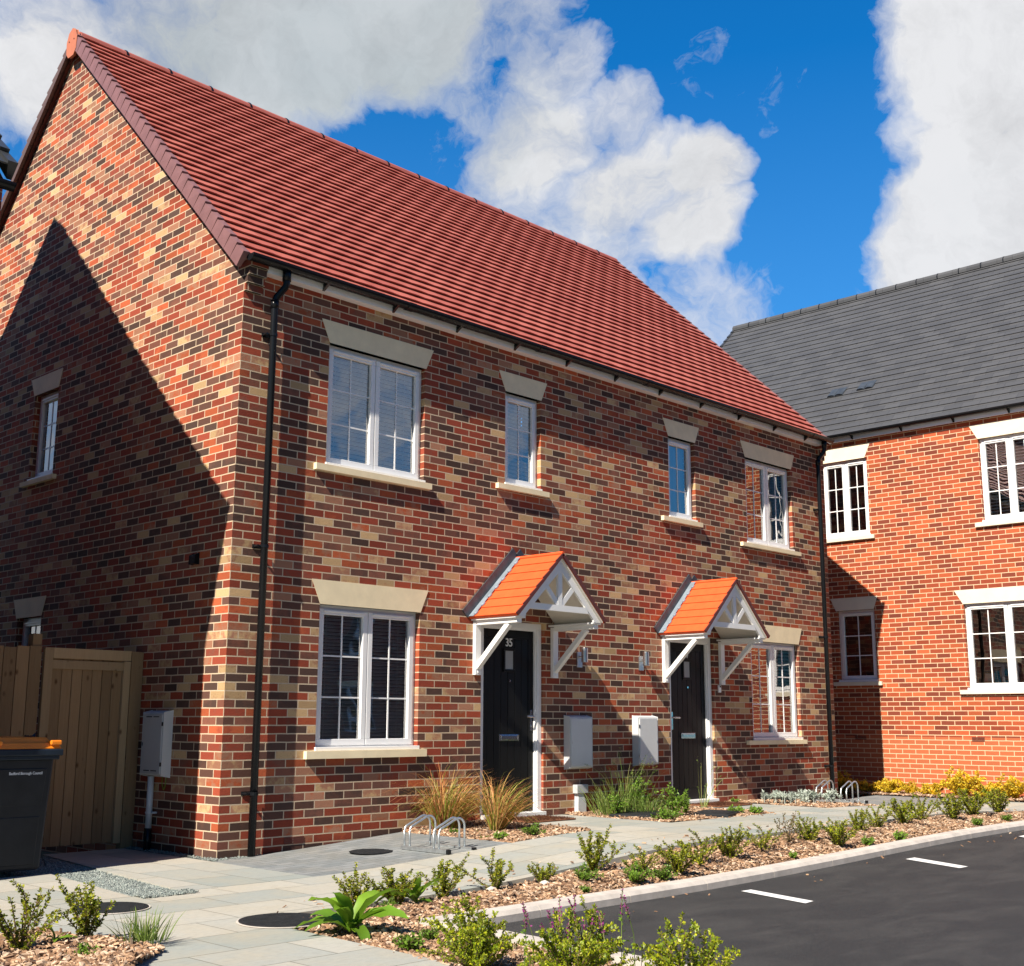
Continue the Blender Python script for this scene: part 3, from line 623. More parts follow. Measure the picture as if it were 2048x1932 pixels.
# canopies
def canopy(cx, label):
    c = part('porch_canopy', H1); c['label'] = label
    hw, p, ze, rise = .705, .69, 2.245, .685; kk = math.hypot(hw, rise); sl = kk
    # tiled slopes, left then right
    for sg in (1, -1):
        T = Frame((cx - sg * hw, -.001, ze), (0, -1, 0), (-sg * rise / kk, 0, hw / kk), (sg * hw / kk, 0, rise / kk))
        m = MB(T); ng = 7
        for i in range(ng):
            s0, s1 = sl * i / ng, sl * (i + 1) / ng
            m.hexa([(.0, -.022, s0), (p, -.022, s0), (p, -.022, s1), (.0, -.022, s1), (.0, .013, s0), (p, .013, s0), (p, .003, s1 + .003), (.0, .003, s1 + .003)])
        m.build('tile_slope', M_orange, c)
        m = MB(T); 
        for i in range(ng):
            s0, s1 = sl * i / ng, sl * (i + 1) / ng
            m.hexa([(p + .001, -.022, s0), (p + .017, -.022, s0), (p + .017, -.022, s1), (p + .001, -.022, s1), (p + .001, .021, s0), (p + .017, .021, s0), (p + .017, .008, s1), (p + .001, .008, s1)])
        m.build('tile_edge', M_canb, c)
        m = MB(T); m.box(.002, .085, .018, .026, -.01, sl - .004)
        for i in range(ng): m.tube([(.082, .022, sl * i / ng + .02), (.090, .020, sl * i / ng + .045), (.082, .018, sl * i / ng + .075)], .014, 8)
        m.build('lead_flashing', M_lead, c)
        m = MB(T); m.box(.003, .016, .026, .125, -.03, sl + .04); m.build('flashing_upstand', M_leadd, c)
        m = MB(T); m.box(.0, p - .004, -.040, -.024, .02, sl - .02); m.build('soffit_board', M_soff, c)
    m = MB(TF); m.tube([(cx, .0, ze + rise + .008), (cx, p + .016, ze + rise + .008)], .020, 10); m.build('ridge_roll', M_orange, c)
    # white truss, front and boxed feet
    m = MB(TF); q = p - .022; yb = q - .03
    def bm(a, b, h, w_=.03): m.beam((a[0], q - .012, a[1]), (b[0], q - .012, b[1]), w_, h, up=(b[1] - a[1], 0, -(b[0] - a[0])) if False else (0, 1, 0))
    def plank(a, b, h, n0=None, n1=None):
        n0 = q - .03 if n0 is None else n0; n1 = q if n1 is None else n1
        d = Vector((b[0] - a[0], b[1] - a[1])).normalized(); o = Vector((-d.y, d.x)) * h / 2
        P = [(a[0] + o.x, a[1] + o.y), (b[0] + o.x, b[1] + o.y), (b[0] - o.x, b[1] - o.y), (a[0] - o.x, a[1] - o.y)]
        m.prism(P, n0, n1, 1)
    zt = ze + rise - .045; zb = ze - .0
    # bargeboards follow the slope
    for sg in (1, -1):
        m.prism([(cx, zt), (cx - sg * (hw - .035), zb + .0), (cx - sg * (hw - .04), zb - .012), (cx - sg * (hw - .155), zb - .012), (cx - sg * (hw - .165), zb + .02), (cx, zt - .125)], q - .030 + .0004 * sg, q + .003 * sg, 1)
    zc = ze + .105
    m.prism([(cx - .46, zc - .03), (cx + .46, zc - .03), (cx + .42, zc + .03), (cx - .42, zc + .03)], q - .034, q - .006, 1)
    m.prism([(cx - .032, zc + .03), (cx + .032, zc + .03), (cx + .032, zt - .115), (cx - .032, zt - .115)], q - .033, q - .007, 1)
    for sg in (1, -1): plank((cx + sg * .02, zc + .03), (cx + sg * .215, zc + .225), .052, q - .032, q - .010)
    m.build('gable_truss', M_whitew, c, bevel=.002)
    for sg in (1, -1):
        b = part('bracket', c) if False else None
        x = cx + sg * .610; m = MB(TF)
        m.box(x - .042, x + .042, .0015, .045, 1.645, 2.205)                       # wall post
        m.box(x - .038, x + .038, .0465, p - .05, 2.165, 2.213)                    # arm
        m.beam((x, .035, 1.725), (x, .500, 2.165), .056, .058, up=(1, 0, 0))
        m.tube([(x, .044, 1.675), (x, .050, 1.675)], .014, 10)
        m.build('bracket', M_whitew, c, bevel=.004)
    for sg in (1, -1): m = MB(TF); m.box(cx + sg * .605 - .075, cx + sg * .605 + .075, .003, p - .035, 2.2135, 2.232); m.build('eaves_board', M_whitew, c, bevel=.002)
canopy(3.665, 'orange tiled canopy over door 35'); canopy(6.95, 'orange tiled canopy over door 37')
# air bricks
for (u, z) in ((.69, .076), (2.18, .30), (5.35, .225)):
    m = MB(TF); 
    for r in range(5): m.box(u, u + .213, .0015, .005, z + .004 + r * .0135, z + .012 + r * .0135)
    m.build('air_brick', M_canb, H1)

# ================================================================= wall furniture
def meter(T, u0, u1, z0, z1, n, label, side=1):
    t = thing('meter_box', label, 'meter box', tuple(T(((u0 + u1) / 2, 0, z0))), group='meter boxes fixed to the brick walls')
    m = MB(T); m.prism([(.001, z0), (n - .008, z0 + .02), (n - .008, z1 - .02), (.001, z1)], u0, u1, 0); m.build('case', M_box, t, bevel=.004)
    m = MB(T); m.box(u0 + .018, u1 - .018, n - .008, n + .004, z0 + .035, z1 - .035); m.build('cover', M_boxg if side == 0 else M_box, t, bevel=.003)
    m = MB(T)
    for zz in (z0 + .10, z1 - .14): m.box(u1 - .016 if side != 2 else u0 + .006, u1 - .006 if side != 2 else u0 + .016, n - .006, n + .008, zz, zz + .035)
    m.box(u0 + .03 if side != 2 else u1 - .04, u0 + .036 if side != 2 else u1 - .034, n + .004, n + .009, (z0 + z1) / 2 - .02, (z0 + z1) / 2 + .01)
    m.build('hinge', M_steel if side else M_dark, t)
    if side == 0:
        m = MB(T)
        for zz in (z0 + .055, z1 - .062):
            for a in (u0 + .075, u0 + .20): m.box(a, a + .10, n + .0035, n + .0055, zz, zz + .009)
        m.build('vent_slot', M_dark, t)
    return t
meter(TF, 4.455, 4.845, .64, 1.235, .095, 'white meter box on the front wall just right of door 35')
meter(TF, 5.685, 6.065, .65, 1.24, .10, 'white meter box on the front wall just left of door 37', 2)
t = meter(TG, -1.19, -.82, .655, 1.255, .10, 'grey slotted meter box on the shaded gable wall beside the gate', 0)
m = MB(TG); m.tube([(-1.075, .045, .66), (-1.075, .045, .20)], .030, 12); m.build('conduit', M_pipe, t, smooth=True)
m = MB(TG); m.tube([(-1.075, .045, .20), (-1.075, .045, -.02)], .034, 12); m.build('conduit_base', M_black, t, smooth=True)
m = MB(TG); m.tube([(-1.075, .045, .33), (-1.075, .045, .345)], .036, 12); m.box(-1.04, -1.01, .002, .05, .33, .345); m.build('conduit_clip', M_pipe, t)
m = MB(TG); m.tube([(-.90, .03, .66), (-.895, .035, .60), (-.87, .03, .545), (-.85, .03, .57), (-.853, .02, .66)], .0035, 6); m.build('earth_wire', M_fern, t)
for (u, lab) in ((4.725, 'steel up-down wall light right of the first canopy, above the meter box of door 35'), (5.868, 'steel up-down wall light left of the second canopy, above the meter box of door 37')):
    t = thing('wall_light', lab, 'wall light', (u, 0, 1.8), group='wall lights between the two front doors')
    m = MB(TF); m.box(u - .045, u + .045, .001, .012, 1.78, 1.955); m.tube([(u - .0, .01, 1.90), (u, .05, 1.90)], .016, 10); m.build('back_plate', M_steel, t, bevel=.002)
    m = MB(TF); m.tube([(u, .085, 1.835), (u, .085, 2.00)], .038, 20); m.build('light_tube', M_steel, t, bevel=.002)
t = thing('doorbell', 'small white doorbell push on the brick beside door 37', 'doorbell', (7.5, 0, 1.6))
m = MB(TF); m.box(7.482, 7.535, .001, .024, 1.545, 1.64); m.build('bell_case', M_white, t, bevel=.006)
m = MB(TF); m.box(7.495, 7.522, .024, .028, 1.61, 1.632); m.build('push_button', M_black, t, bevel=.003)
t = thing('wall_vent', 'small black vent cowl on the shaded gable wall', 'vent', (0, .55, 2.63))
m = MB(TG); m.prism([(.001, 2.58), (.05, 2.585), (.045, 2.66), (.001, 2.685)], -.62, -.52, 0); m.build('cowl', M_black, t, bevel=.004)
t = thing('pipe_cover', 'grey box and boot duct entering the ground right of door 35', 'pipe cover', (4.70, 0, .15))
m = MB(TF); m.box(4.60, 4.79, .001, .07, .375, .47); m.build('junction_box', M_boxg, t, bevel=.004)
m = MB(TF); m.prism([(4.64, .374), (4.71, .374), (4.755, .26), (4.755, .12), (4.635, .12), (4.635, .26)], .001, .06, 1); m.build('duct_boot', M_pipe, t, bevel=.008)

# ================================================================= HOUSE 2 (far right)
K = .979; X2 = 12.80; Y2 = .308
T2 = Frame((X2, Y2, 0), (0, -1, 0), (-1, 0, 0))
def q2(s, z): return s * K, z * K + .0248
def w2(s0, s1, z0, z1): a, c = q2(s0, z0); b, d = q2(s1, z1); return (a, b, c, d)
H2 = thing('brick_house', 'red brick house with plain grey slate roof standing side-on at the right', 'house', (X2, Y2, 0))
A1 = w2(-1.09, -.20, 4.345, 5.70); A2 = w2(1.785, 2.76, 4.345, 5.715); A3 = w2(-.905, -.20, 1.855, 3.062); A4 = w2(1.36, 2.74, 1.69, 3.05)
m = MB(T2); wall_panel(m, -5.3, 3.6, -.3, 6.02, [A1, A2, A3, A4]); m.build('side_wall', M_brick2, H2)
m = MB(); m.quad((X2, Y2 + 5.3, -.3), (X2 + 8, Y2 + 5.3, -.3), (X2 + 8, Y2 + 5.3, 6), (X2, Y2 + 5.3, 6)); m.quad((X2, Y2 - 3.6, -.3), (X2 + 8, Y2 - 3.6, -.3), (X2 + 8, Y2 - 3.6, 6), (X2, Y2 - 3.6, 6))
m.add([(X2, Y2 - 3.6, 6.01), (X2 + 8, Y2 - 3.6, 6.01), (X2 + 4, Y2 - 3.6, 9.85), (X2, Y2 + 5.3, 6.01), (X2 + 8, Y2 + 5.3, 6.01), (X2 + 4, Y2 + 5.3, 9.85)], [(0, 1, 2), (3, 4, 5)])
m.quad((X2 + 8, Y2 - 3.6, -.3), (X2 + 8, Y2 + 5.3, -.3), (X2 + 8, Y2 + 5.3, 6), (X2 + 8, Y2 - 3.6, 6)); m.build('gable_wall', M_brick2, H2)
def lt2(l0, l1, zt, b0, b1, zb): a, z_ = q2(l0, zt); b, _ = q2(l1, zt); c, y_ = q2(b0, zb); d, _ = q2(b1, zb); return (a, b, z_, c, d, y_)
window(H2, T2, *A1, 2, 'none', w2(-1.22, -.11, 4.27, 4.335), lt2(-1.19, -.13, 5.93, -1.09, -.235, 5.705), M_stone2, label='upper window half hidden by the downpipe, ornaments on its sill')
window(H2, T2, *A2, 2, 'tilt', w2(1.665, 2.88, 4.265, 4.335), lt2(1.66, 2.88, 5.945, 1.785, 2.77, 5.718), M_stone2, label='upper window at the right edge with slatted blinds')
window(H2, T2, *A3, 1, 'none', w2(-1.0, -.108, 1.78, 1.843), lt2(-1.01, -.13, 3.278, -.915, -.205, 3.065), M_stone2, label='small lower window in the shade')
window(H2, T2, *A4, 2, 'curtain', w2(1.235, 2.86, 1.615, 1.68), lt2(1.23, 2.86, 3.27, 1.36, 2.74, 3.052), M_stone2, label='large lower window at the right edge')
R2 = part('roof', H2); ex, ez = 12.66, 6.03; rx, rzz = 16.77, 10.0; kk = math.hypot(rx - ex, rzz - ez)
YL = Y2 + 5.35; YR = Y2 - 3.75
TR2 = Frame((ex, YL, ez), (0, -1, 0), (-(rzz - ez) / kk, 0, (rx - ex) / kk), ((rx - ex) / kk, 0, (rzz - ez) / kk))
m = MB(TR2); tiled_slope(m, TR2, YL - YR, kk, 28, .30, .018, .0, 2); m.build('roof_tiles', M_tile2, R2)
m = MB(); m.quad((rx, YL, rzz), (rx, YR, rzz), (rx + 4.1, YR, ez), (rx + 4.1, YL, ez)); m.build('rear_roof', M_tile2, R2)
m = MB(TR2); g2 = kk / 28
for i in range(28): m.hexa([(-.03, -.12, i * g2), (.015, -.12, i * g2), (.015, -.12, (i + 1) * g2 - .005), (-.03, -.12, (i + 1) * g2 - .005), (-.03, .03, i * g2), (.05, .03, i * g2), (.05, .012, (i + 1) * g2 - .005), (-.03, .012, (i + 1) * g2 - .005)])
m.build('verge_unit', M_tile3, R2)
m = MB(); m2 = MB(); y = YL
while y > YR:
    m.prism([(rx + .13 * math.cos(R(a)), rzz - .04 + .11 * math.sin(R(a))) for a in (-20, 10, 45, 90, 135, 170, 200)], y - .44, y - .004, 1)
    m2.prism([(rx + .135 * math.cos(R(a)), rzz - .04 + .114 * math.sin(R(a))) for a in (-20, 10, 45, 90, 135, 170, 200)], y - .45, y - .432, 1); y -= .445
m.build('ridge_tile', M_tile2, R2); m2.build('ridge_union', M_black, R2)
for (u0, s0) in ((YL - 2.02, .0), (YL - 1.35, .0)): pass
def rp(u, v):       # where a sight line meets the grey roof, in roof coordinates
    d = CF + CR * ((u - 1024) / 2444.76) - CU * ((v - 966) / 2444.76); n = TR2.N; t = (TR2.O - CL).dot(n) / d.dot(n); P = CL + d * t - TR2.O
    return P.dot(TR2.U), P.dot(TR2.W)
for (px, py) in ((1671, 793), (1730, 779)):
    u, s = rp(px, py); m = MB(TR2)
    for e in (-.5, .5):
        c = u + e * .16
        vs = []
        for i in range(7):
            a = math.pi * i / 6; vs += [(c + .078 * math.cos(a), .020 + .035 * math.sin(a), s - .02), (c + .078 * math.cos(a), .016, s + .26)]
        m.add(vs, [(2 * i, 2 * i + 2, 2 * i + 3, 2 * i + 1) for i in range(6)] + [tuple(range(0, 14, 2))])
    m.build('roof_vent', M_leadd, R2)
m = MB(T2); m.box(-5.3, 3.7, .001, .085, 6.018, 6.034 - .0); m.box(-5.3, 3.7, .07, .088, 5.93 + .0, 6.015); m.box(-5.3, 3.7, .001, .069, 5.955, 5.97); m.build('fascia', M_fascia, H2)
gutter(H2, T2, -5.3, 3.7, .145, 6.045, .052, brackets=[-4 + .9 * i for i in range(9)])
for (s, z) in ((-.669, .88), (1.359, .878), (-.67, 3.42)):
    a, b = q2(s, z); m = MB(T2)
    for r in range(4): m.box(a, a + (.20 if z < 2 else .13), .0015, .005, b + r * .018, b + r * .018 + .012)
    m.build('air_brick', M_canb, H2)
# ornaments on the upper sill of the far house
for (s, c_, lab) in ((-.74, M_whitew, 'tiny white ornament behind the left sash of the far house'), (-.43, M_canb, 'tiny red ornament behind the right sash of the far house'), (-.29, M_soff, 'tiny cream ornament at the far right of the sill')):
    a, b = q2(s, 4.43); t = thing('ornament', lab, 'ornament', tuple(T2((a, -.12, b))), 'ornaments on the far upper window sill')
    m = MB(T2); m.tube([(a, -.125, b - .005), (a, -.125, b + .02), (a, -.125, b + .06), (a, -.125, b + .085)], [.02, .03, .026, .012], 10); m.build('body', c_, t, smooth=True)
    m = MB(T2); m.tube([(a, -.125, b + .083), (a, -.125, b + .095), (a, -.125, b + .125), (a, -.125, b + .135)], [.01, .02, .018, .006], 10); m.build('head', M_whitew, t, smooth=True)
a, b = q2(1.66, 1.80); t = thing('picture_frame', 'small brown picture frame leaning behind the lower right window', 'picture frame', tuple(T2((a, -.12, b))))
m = MB(T2); m.hexa([(a - .11, -.12, b - .01), (a + .11, -.12, b - .01), (a + .11, -.10, b - .01), (a - .11, -.10, b - .01), (a - .11, -.18, b + .16), (a + .11, -.18, b + .16), (a + .11, -.165, b + .16), (a - .11, -.165, b + .16)]); m.build('border', M_wood, t)
m = MB(T2); m.hexa([(a - .08, -.105, b + .02), (a + .08, -.105, b + .02), (a + .08, -.099, b + .02), (a - .08, -.099, b + .02), (a - .08, -.155, b + .135), (a + .08, -.155, b + .135), (a + .08, -.15, b + .135), (a - .08, -.15, b + .135)]); m.build('picture', M_soff, t)

# ================================================================= HOUSE 3 (just left of the picture, its gutter end shows)
H3 = thing('brick_house', 'neighbouring house at the left edge, only the end of its black gutter showing', 'house', (-2.36, -.22, 0))
m = MB(); x3 = -2.36; y0 = -.17; dy = y0
m.add([(x3, y0, -.3), (x3, y0 + 7.56, -.3), (x3, y0 + 7.56, 5.36), (x3, y0 + 3.78, 9.27), (x3, y0, 5.36), (-11, y0, -.3), (-11, y0, 5.36), (-11, y0 + 7.56, -.3), (-11, y0 + 7.56, 5.36), (-11, y0 + 3.78, 9.17)], [(0, 1, 2, 3, 4), (0, 4, 6, 5), (1, 7, 8, 2), (5, 6, 9, 8, 7)])
m.build('house_walls', M_brick3, H3)
R3 = part('roof', H3)
TR3 = Frame((-11.10, y0 - .12 - .15, 5.50 - .15), (1, 0, 0), (0, -SL / k, 1 / k), (0, 1 / k, SL / k)); L3 = 8.70
m = MB(TR3); tiled_slope(m, TR3, L3, SLOPE + .21, 22, .33, .028, .0, 2); m.build('roof_tiles', M_tile3, R3)
m = MB(TR3)
for i in range(22): gg = SLOPE / 22; m.hexa([(L3 - .02, -.10, i * gg), (L3 + .02, -.10, i * gg), (L3 + .02, -.10, (i + 1) * gg - .006), (L3 - .02, -.10, (i + 1) * gg - .006), (L3 - .06, .05, i * gg), (L3 + .02, .05, i * gg), (L3 + .02, .02, (i + 1) * gg - .006), (L3 - .06, .02, (i + 1) * gg - .006)])
m.build('verge_unit', M_tile3, R3)
m = MB(); m.quad((-11, y0 + 3.78, 9.28), (-2.3, y0 + 3.78, 9.28), (-2.3, y0 + 7.68, 5.40), (-11, y0 + 7.68, 5.40)); m.build('rear_roof', M_tile3, R3)
gutter(H3, Frame((0, y0, 0)), -11, -2.37, .215, 5.24, .056)
m = MB(Frame((0, y0, 0))); m.box(-11, -2.46, .0, .105, 5.24, 5.33); m.build('fascia', M_black, H3)

# ================================================================= house across the car park (only mirrored in the panes)
H4 = thing('brick_house', 'brick terrace across the car park, seen only as a reflection in the lower panes', 'house', (16, -22, 0))
TO = Frame((34, -22, -.2), (-1, 0, 0), (0, 1, 0)); m = MB(TO); hs = []
for i in range(7):
    a = 1.5 + i * 4.2
    hs += [(a, a + 1.2, .95, 2.3), (a, a + 1.2, 3.6, 4.85)]
wall_panel(m, 0, 31, 0, 5.4, hs); m.build('front_wall', M_brick3, H4)
for h in hs:
    m = MB(TO); m.box(h[0], h[1], -.12, -.06, h[2], h[2] + .07); m.box(h[0], h[1], -.12, -.06, h[3] - .07, h[3]); m.box(h[0], h[0] + .07, -.12, -.06, h[2] + .07, h[3] - .07); m.box(h[1] - .07, h[1], -.12, -.06, h[2] + .07, h[3] - .07); m.box((h[0] + h[1]) / 2 - .05, (h[0] + h[1]) / 2 + .05, -.12, -.06, h[2] + .07, h[3] - .07)
    wn = m.build('window', M_white, H4)
    m = MB(TO); m.quad((h[0], -.13, h[2]), (h[1], -.13, h[2]), (h[1], -.13, h[3]), (h[0], -.13, h[3])); m.build('pane', M_dark, wn)
    m = MB(TO); m.prism([(h[0], h[3]), (h[1], h[3]), (h[1] + .1, h[3] + .22), (h[0] - .1, h[3] + .22)], -.1, .01, 1); m.build('lintel', M_stone, wn)
m = MB(TO); m.add([(-.3, .3, 5.3), (31.3, .3, 5.3), (31.3, -4, 9), (-.3, -4, 9), (31.3, -8.3, 5.3), (-.3, -8.3, 5.3)], [(0, 1, 2, 3), (3, 2, 4, 5)]); m.build('roof', M_tile1, H4)

# ================================================================= GROUND
def sst(a, b, t): t = min(1, max(0, (t - a) / (b - a))); return t * t * (3 - 2 * t)
def zp(x): return .155 * sst(-.3, 3.4, x) * (1 - sst(7.6, 11, x)) + .05 * sst(7.6, 11, x)
def zk(x): return .09 * sst(1.5, 7.5, x)
def gz(x, y):
    if y > -2.85: return zp(x)
    if y < -3.5: return zk(x)
    t = (y + 2.85) / -.65; return zp(x) * (1 - t) + zk(x) * t
def patch(name, quads, mt, zf, dz=0, step=.25, skirt=0):
    m = MB()
    for (A, B, C_, D) in quads:      # corners in order around
        A, B, C_, D = map(Vector, (A, B, C_, D)); nu = max(1, int(max((B - A).length, (C_ - D).length) / step)); nv = max(1, int(max((D - A).length, (C_ - B).length) / step))
        vs = []
        for j in range(nv + 1):
            for i in range(nu + 1):
                s, t = i / nu, j / nv; p = A * (1 - s) * (1 - t) + B * s * (1 - t) + C_ * s * t + D * (1 - s) * t; vs.append((p.x, p.y, zf(p.x, p.y) + dz))
        fs = [(j * (nu + 1) + i, j * (nu + 1) + i + 1, (j + 1) * (nu + 1) + i + 1, (j + 1) * (nu + 1) + i) for j in range(nv) for i in range(nu)]
        m.add(vs, fs)
        if skirt:
            ring = [i for i in range(nu + 1)] + [j * (nu + 1) + nu for j in range(1, nv + 1)] + [nv * (nu + 1) + i for i in range(nu - 1, -1, -1)] + [j * (nu + 1) for j in range(nv - 1, 0, -1)]
            vv = []; n_ = len(ring)
            for r in ring: vv += [vs[r], (vs[r][0], vs[r][1], vs[r][2] - skirt)]
            m.add(vv, [(2 * i, 2 * ((i + 1) % n_), 2 * ((i + 1) % n_) + 1, 2 * i + 1) for i in range(n_)])
    return struct(m.build(name, mt))
# one base sheet to the horizon (asphalt level), everything else lies above it
m = MB(); m.quad((-300, -300, -.16), (300, -300, -.16), (300, 300, -.16), (-300, 300, -.16)); struct(m.build('ground', mat('distant_ground', (.10, .11, .06), .95, var=(.1, .3))))
def zt(x, y): return zk(x) - .075
patch('road', [((-1.02, -30), (40, -30), (40, -3.70), (-1.02, -3.70))], M_asph, zt, step=.6)
patch('road_edge', [((-1.02, -30), (-1.02, -6), (-1.2, -6), (-1.2, -30))], M_asph, zt, step=2)
path = patch('path', [((-9, -2.85), (13, -2.85), (13, -1.50), (-9, -1.50)), ((10.95, -3.55), (12.2, -3.55), (12.2, -2.85), (10.95, -2.85)), ((3.15, -1.5), (4.42, -1.5), (4.42, 0), (3.15, 0)), ((6.40, -1.5), (7.55, -1.5), (7.55, 0), (6.40, 0)), ((-9, -12), (-1.90, -12), (-1.60, -2.85), (-9, -2.85))], M_slab, lambda x, y: zp(x), skirt=.08)
patch('side_path', [((-1.23, -1.50), (-.10, -1.50), (-.10, 1.40), (-.87, 1.40)), ((-9, -1.5), (-1.62, -1.5), (-1.45, .06), (-9, .06))], M_slabs, lambda x, y: .0, dz=.002, skirt=.08)
patch('paving', [((-.10, -1.50), (2.06, -1.50), (2.06, -.02), (-.10, -.06)), ((8.9, -1.5), (12.25, -1.5), (12.25, .25), (8.9, 0))], M_pav, lambda x, y: zp(x), dz=.001, skirt=.06)
patch('gravel_bed', [((-1.62, -1.5), (-1.23, -1.5), (-.87, 1.45), (-1.45, .06)), ((-9, .06), (-1.45, .06), (-.87, 1.45), (-9, 1.45)), ((-.10, -.12), (0, -.06), (0, 1.45), (-.10, 1.45)), ((-.1, -.1), (2.1, -.04), (2.1, 0), (-.1, 0))], M_grav0, lambda x, y: -.03 if x < -.2 else .003, step=.3)
def zbed(x, y): 
    e = min(abs(y + 2.85), abs(y + 3.52), .33) / .33
    return gz(x, y) - .045 + .05 * e + .02 * noise.noise(Vector((x * 2, y * 2, 0)))
BEDS = {'long': [((-.92, -3.56), (10.95, -3.56), (10.95, -2.85), (-1.62, -2.85))],
        'corner': [((-1.92, -12), (-1.32, -12), (-.92, -3.56), (-1.66, -3.3)), ((-1.66, -3.3), (-.92, -3.56), (-1.62, -2.85), (-1.62, -2.86))]}
def zb1(x, y): return zp(x) - .012 + .02 * noise.noise(Vector((x * 3, y * 3, 5)))
def zbc(x, y): return gz(x, y) - .03 + .03 * noise.noise(Vector((x * 2, y * 2, 3)))
patch('flower_bed', BEDS['long'], M_soil, zbed, step=.12)
patch('flower_bed', BEDS['corner'], M_soil, zbc, dz=.002, step=.15)
WB = [((2.06, -1.5), (3.15, -1.5), (3.15, 0), (2.06, 0)), ((4.42, -1.5), (6.40, -1.5), (6.40, 0), (4.42, 0)), ((7.55, -1.5), (8.9, -1.5), (8.9, 0), (7.55, 0))]
patch('flower_bed', WB, M_soil, zb1, dz=.01, step=.12)
WB2 = [((12.05, -3.4), (12.8, -3.4), (12.8, 1.4), (12.05, .6))]
patch('flower_bed', WB2, M_soil, lambda x, y: .07 + .02 * noise.noise(Vector((x * 3, y * 3, 5))), step=.15)
LB = [((-9, -3.9), (-3.0, -3.9), (-2.50, -3.42), (-9, -2.55)), ((-9, -2.55), (-2.5, -3.42), (-2.74, -2.62), (-9, -2.35))]
patch('flower_bed', LB, M_soil, lambda x, y: .012 + .03 * noise.noise(Vector((x * 3, y * 3, 8))) + .02, step=.12)
# kerb : separate stones, joints between
KB = thing('kerb', 'pale concrete kerb along the car park and round its near corner', 'kerb', (-.85, -3.6, 0))
def kerb_run(pts, ln):
    (x0, y0), (x1, y1) = pts; L = math.hypot(x1 - x0, y1 - y0); n = int(L / ln); dx, dy = (x1 - x0) / L, (y1 - y0) / L; nx, ny = dy, -dx
    for i in range(n):
        a, b = i * L / n + .003, (i + 1) * L / n - .003
        pr = [(0, -.20), (0, .0), (.115, -.004), (.14, -.03), (.145, -.20)]
        vs = []
        for s in (a, b):
            X, Y = x0 + dx * s, y0 + dy * s; Z = zk(X)
            vs += [(X + nx * o, Y + ny * o, Z + h) for o, h in pr]
        mk.add(vs, [(0, 1, 2, 3, 4), (9, 8, 7, 6, 5)] + [(j, j + 5, (j + 1) % 5 + 5, (j + 1) % 5) for j in range(5)])
mk = MB(); kerb_run(((-.86, -3.555), (40, -3.555)), .915); mk.build('kerb_stone', M_kerb, KB, fix=True)
mk = MB(); kerb_run(((-1.36, -13), (-.86, -3.70)), .915); mk.build('kerb_stone', M_kerb, KB, fix=True)
mk = MB(); mk.prism([(-.86, -3.555), (-.86, -3.70), (-.715, -3.70), (-.715, -3.71), (-.70, -3.70), (-.70, -3.555)], -.2, -.0005, 2); mk.build('kerb_stone', M_kerb, KB, fix=True)
# bay markings : measured corner points on the asphalt
def hitz(u, v, z):
    d = CF + CR * ((u - 1024) / 2444.76) - CU * ((v - 966) / 2444.76); t = (z - CL.z) / d.z; return CL + d * t
for pts, lab in (([(1482, 1782), (1611, 1806.5), (1627, 1802), (1502, 1779)], 'white painted bay line nearer the camera'), ([(1811, 1718), (1919, 1736), (1936, 1733), (1829, 1715)], 'white painted bay line farther along the car park'), ([(2037, 1672.5), (2060, 1677), (2075, 1674), (2050, 1670)], 'white painted bay line cut by the right edge of the photo')):
    m = MB(); zz = -.055 if pts[0][0] < 1500 else -.02
    P = [hitz(u, v, zz) for u, v in pts]; zz2 = [zt(p.x, p.y) for p in P]; P = [hitz(u, v, z + .006) for (u, v), z in zip(pts, zz2)]
    m.add([tuple(p) for p in P], [(0, 1, 2, 3)]); c = sum((p for p in P), Vector()) / 4
    o = m.build('bay_line', M_paint); tag(o, lab, 'road marking', 'white lines dividing the parking bays')
# manholes and covers
def cover(x, y, r, z, lab):
    t = thing('manhole_cover', lab, 'manhole cover', (x, y, z), 'round black covers in the paving')
    m = MB(); m.disc((x, y, z + .003), r + .012, .004, 40); m.build('cover_ring', M_kerb if r > .2 else M_iron, t)
    m = MB(); m.disc((x, y, z + .007), r, .004, 40); m.build('cover_plate', M_iron, t)
    m = MB(); s = .045; i = -int(r / s)
    while i * s < r:
        hh = math.sqrt(max(0, (r * .9) ** 2 - (i * s) ** 2))
        if hh > .02: m.beam((x + i * s * .7 - hh * .7, y + i * s * .7 + hh * .7, z + .012), (x + i * s * .7 + hh * .7, y + i * s * .7 - hh * .7, z + .012), .014, .004)
        i += 1
    m.build('cover_grip', M_iron, t)
cover(-1.99, -1.90, .235, 0, 'round black manhole cover in the slabs beside the gravel strip'); cover(-1.50, -3.06, .26, .0, 'round black manhole cover partly hidden by the dock plant'); cover(1.06, -.78, .185, zp(1.06) + .0, 'round black manhole cover in the grey block paving')
for (x, y, ax, ay, lab) in ((4.90, -.72, .34, .24, 'flat black rectangular cover lying among the weeds left of door 37'), (5.62, -1.22, .32, .22, 'flat black rectangular cover in the bark nearest door 37')):
    t = thing('inspection_cover', lab, 'inspection cover', (x, y, zp(x)), 'black rectangular covers in the bark bed')
    m = MB(); m.hexa([(x - ax + sx, y - ay, zp(x) + z_) if False else p for p in []]) if False else None
    c, s = math.cos(.35), math.sin(.35)
    T = Frame((x, y, zp(x)), (c, s, 0), (-s, c, 0)); m = MB(T); m.box(-ax, ax, -ay, ay, .0, .03); m.build('cover_frame', M_iron, t, bevel=.004)
    m = MB(T); m.box(-ax + .04, ax - .04, -ay + .04, ay - .04, .03, .036); m.build('cover_plate', M_iron, t)
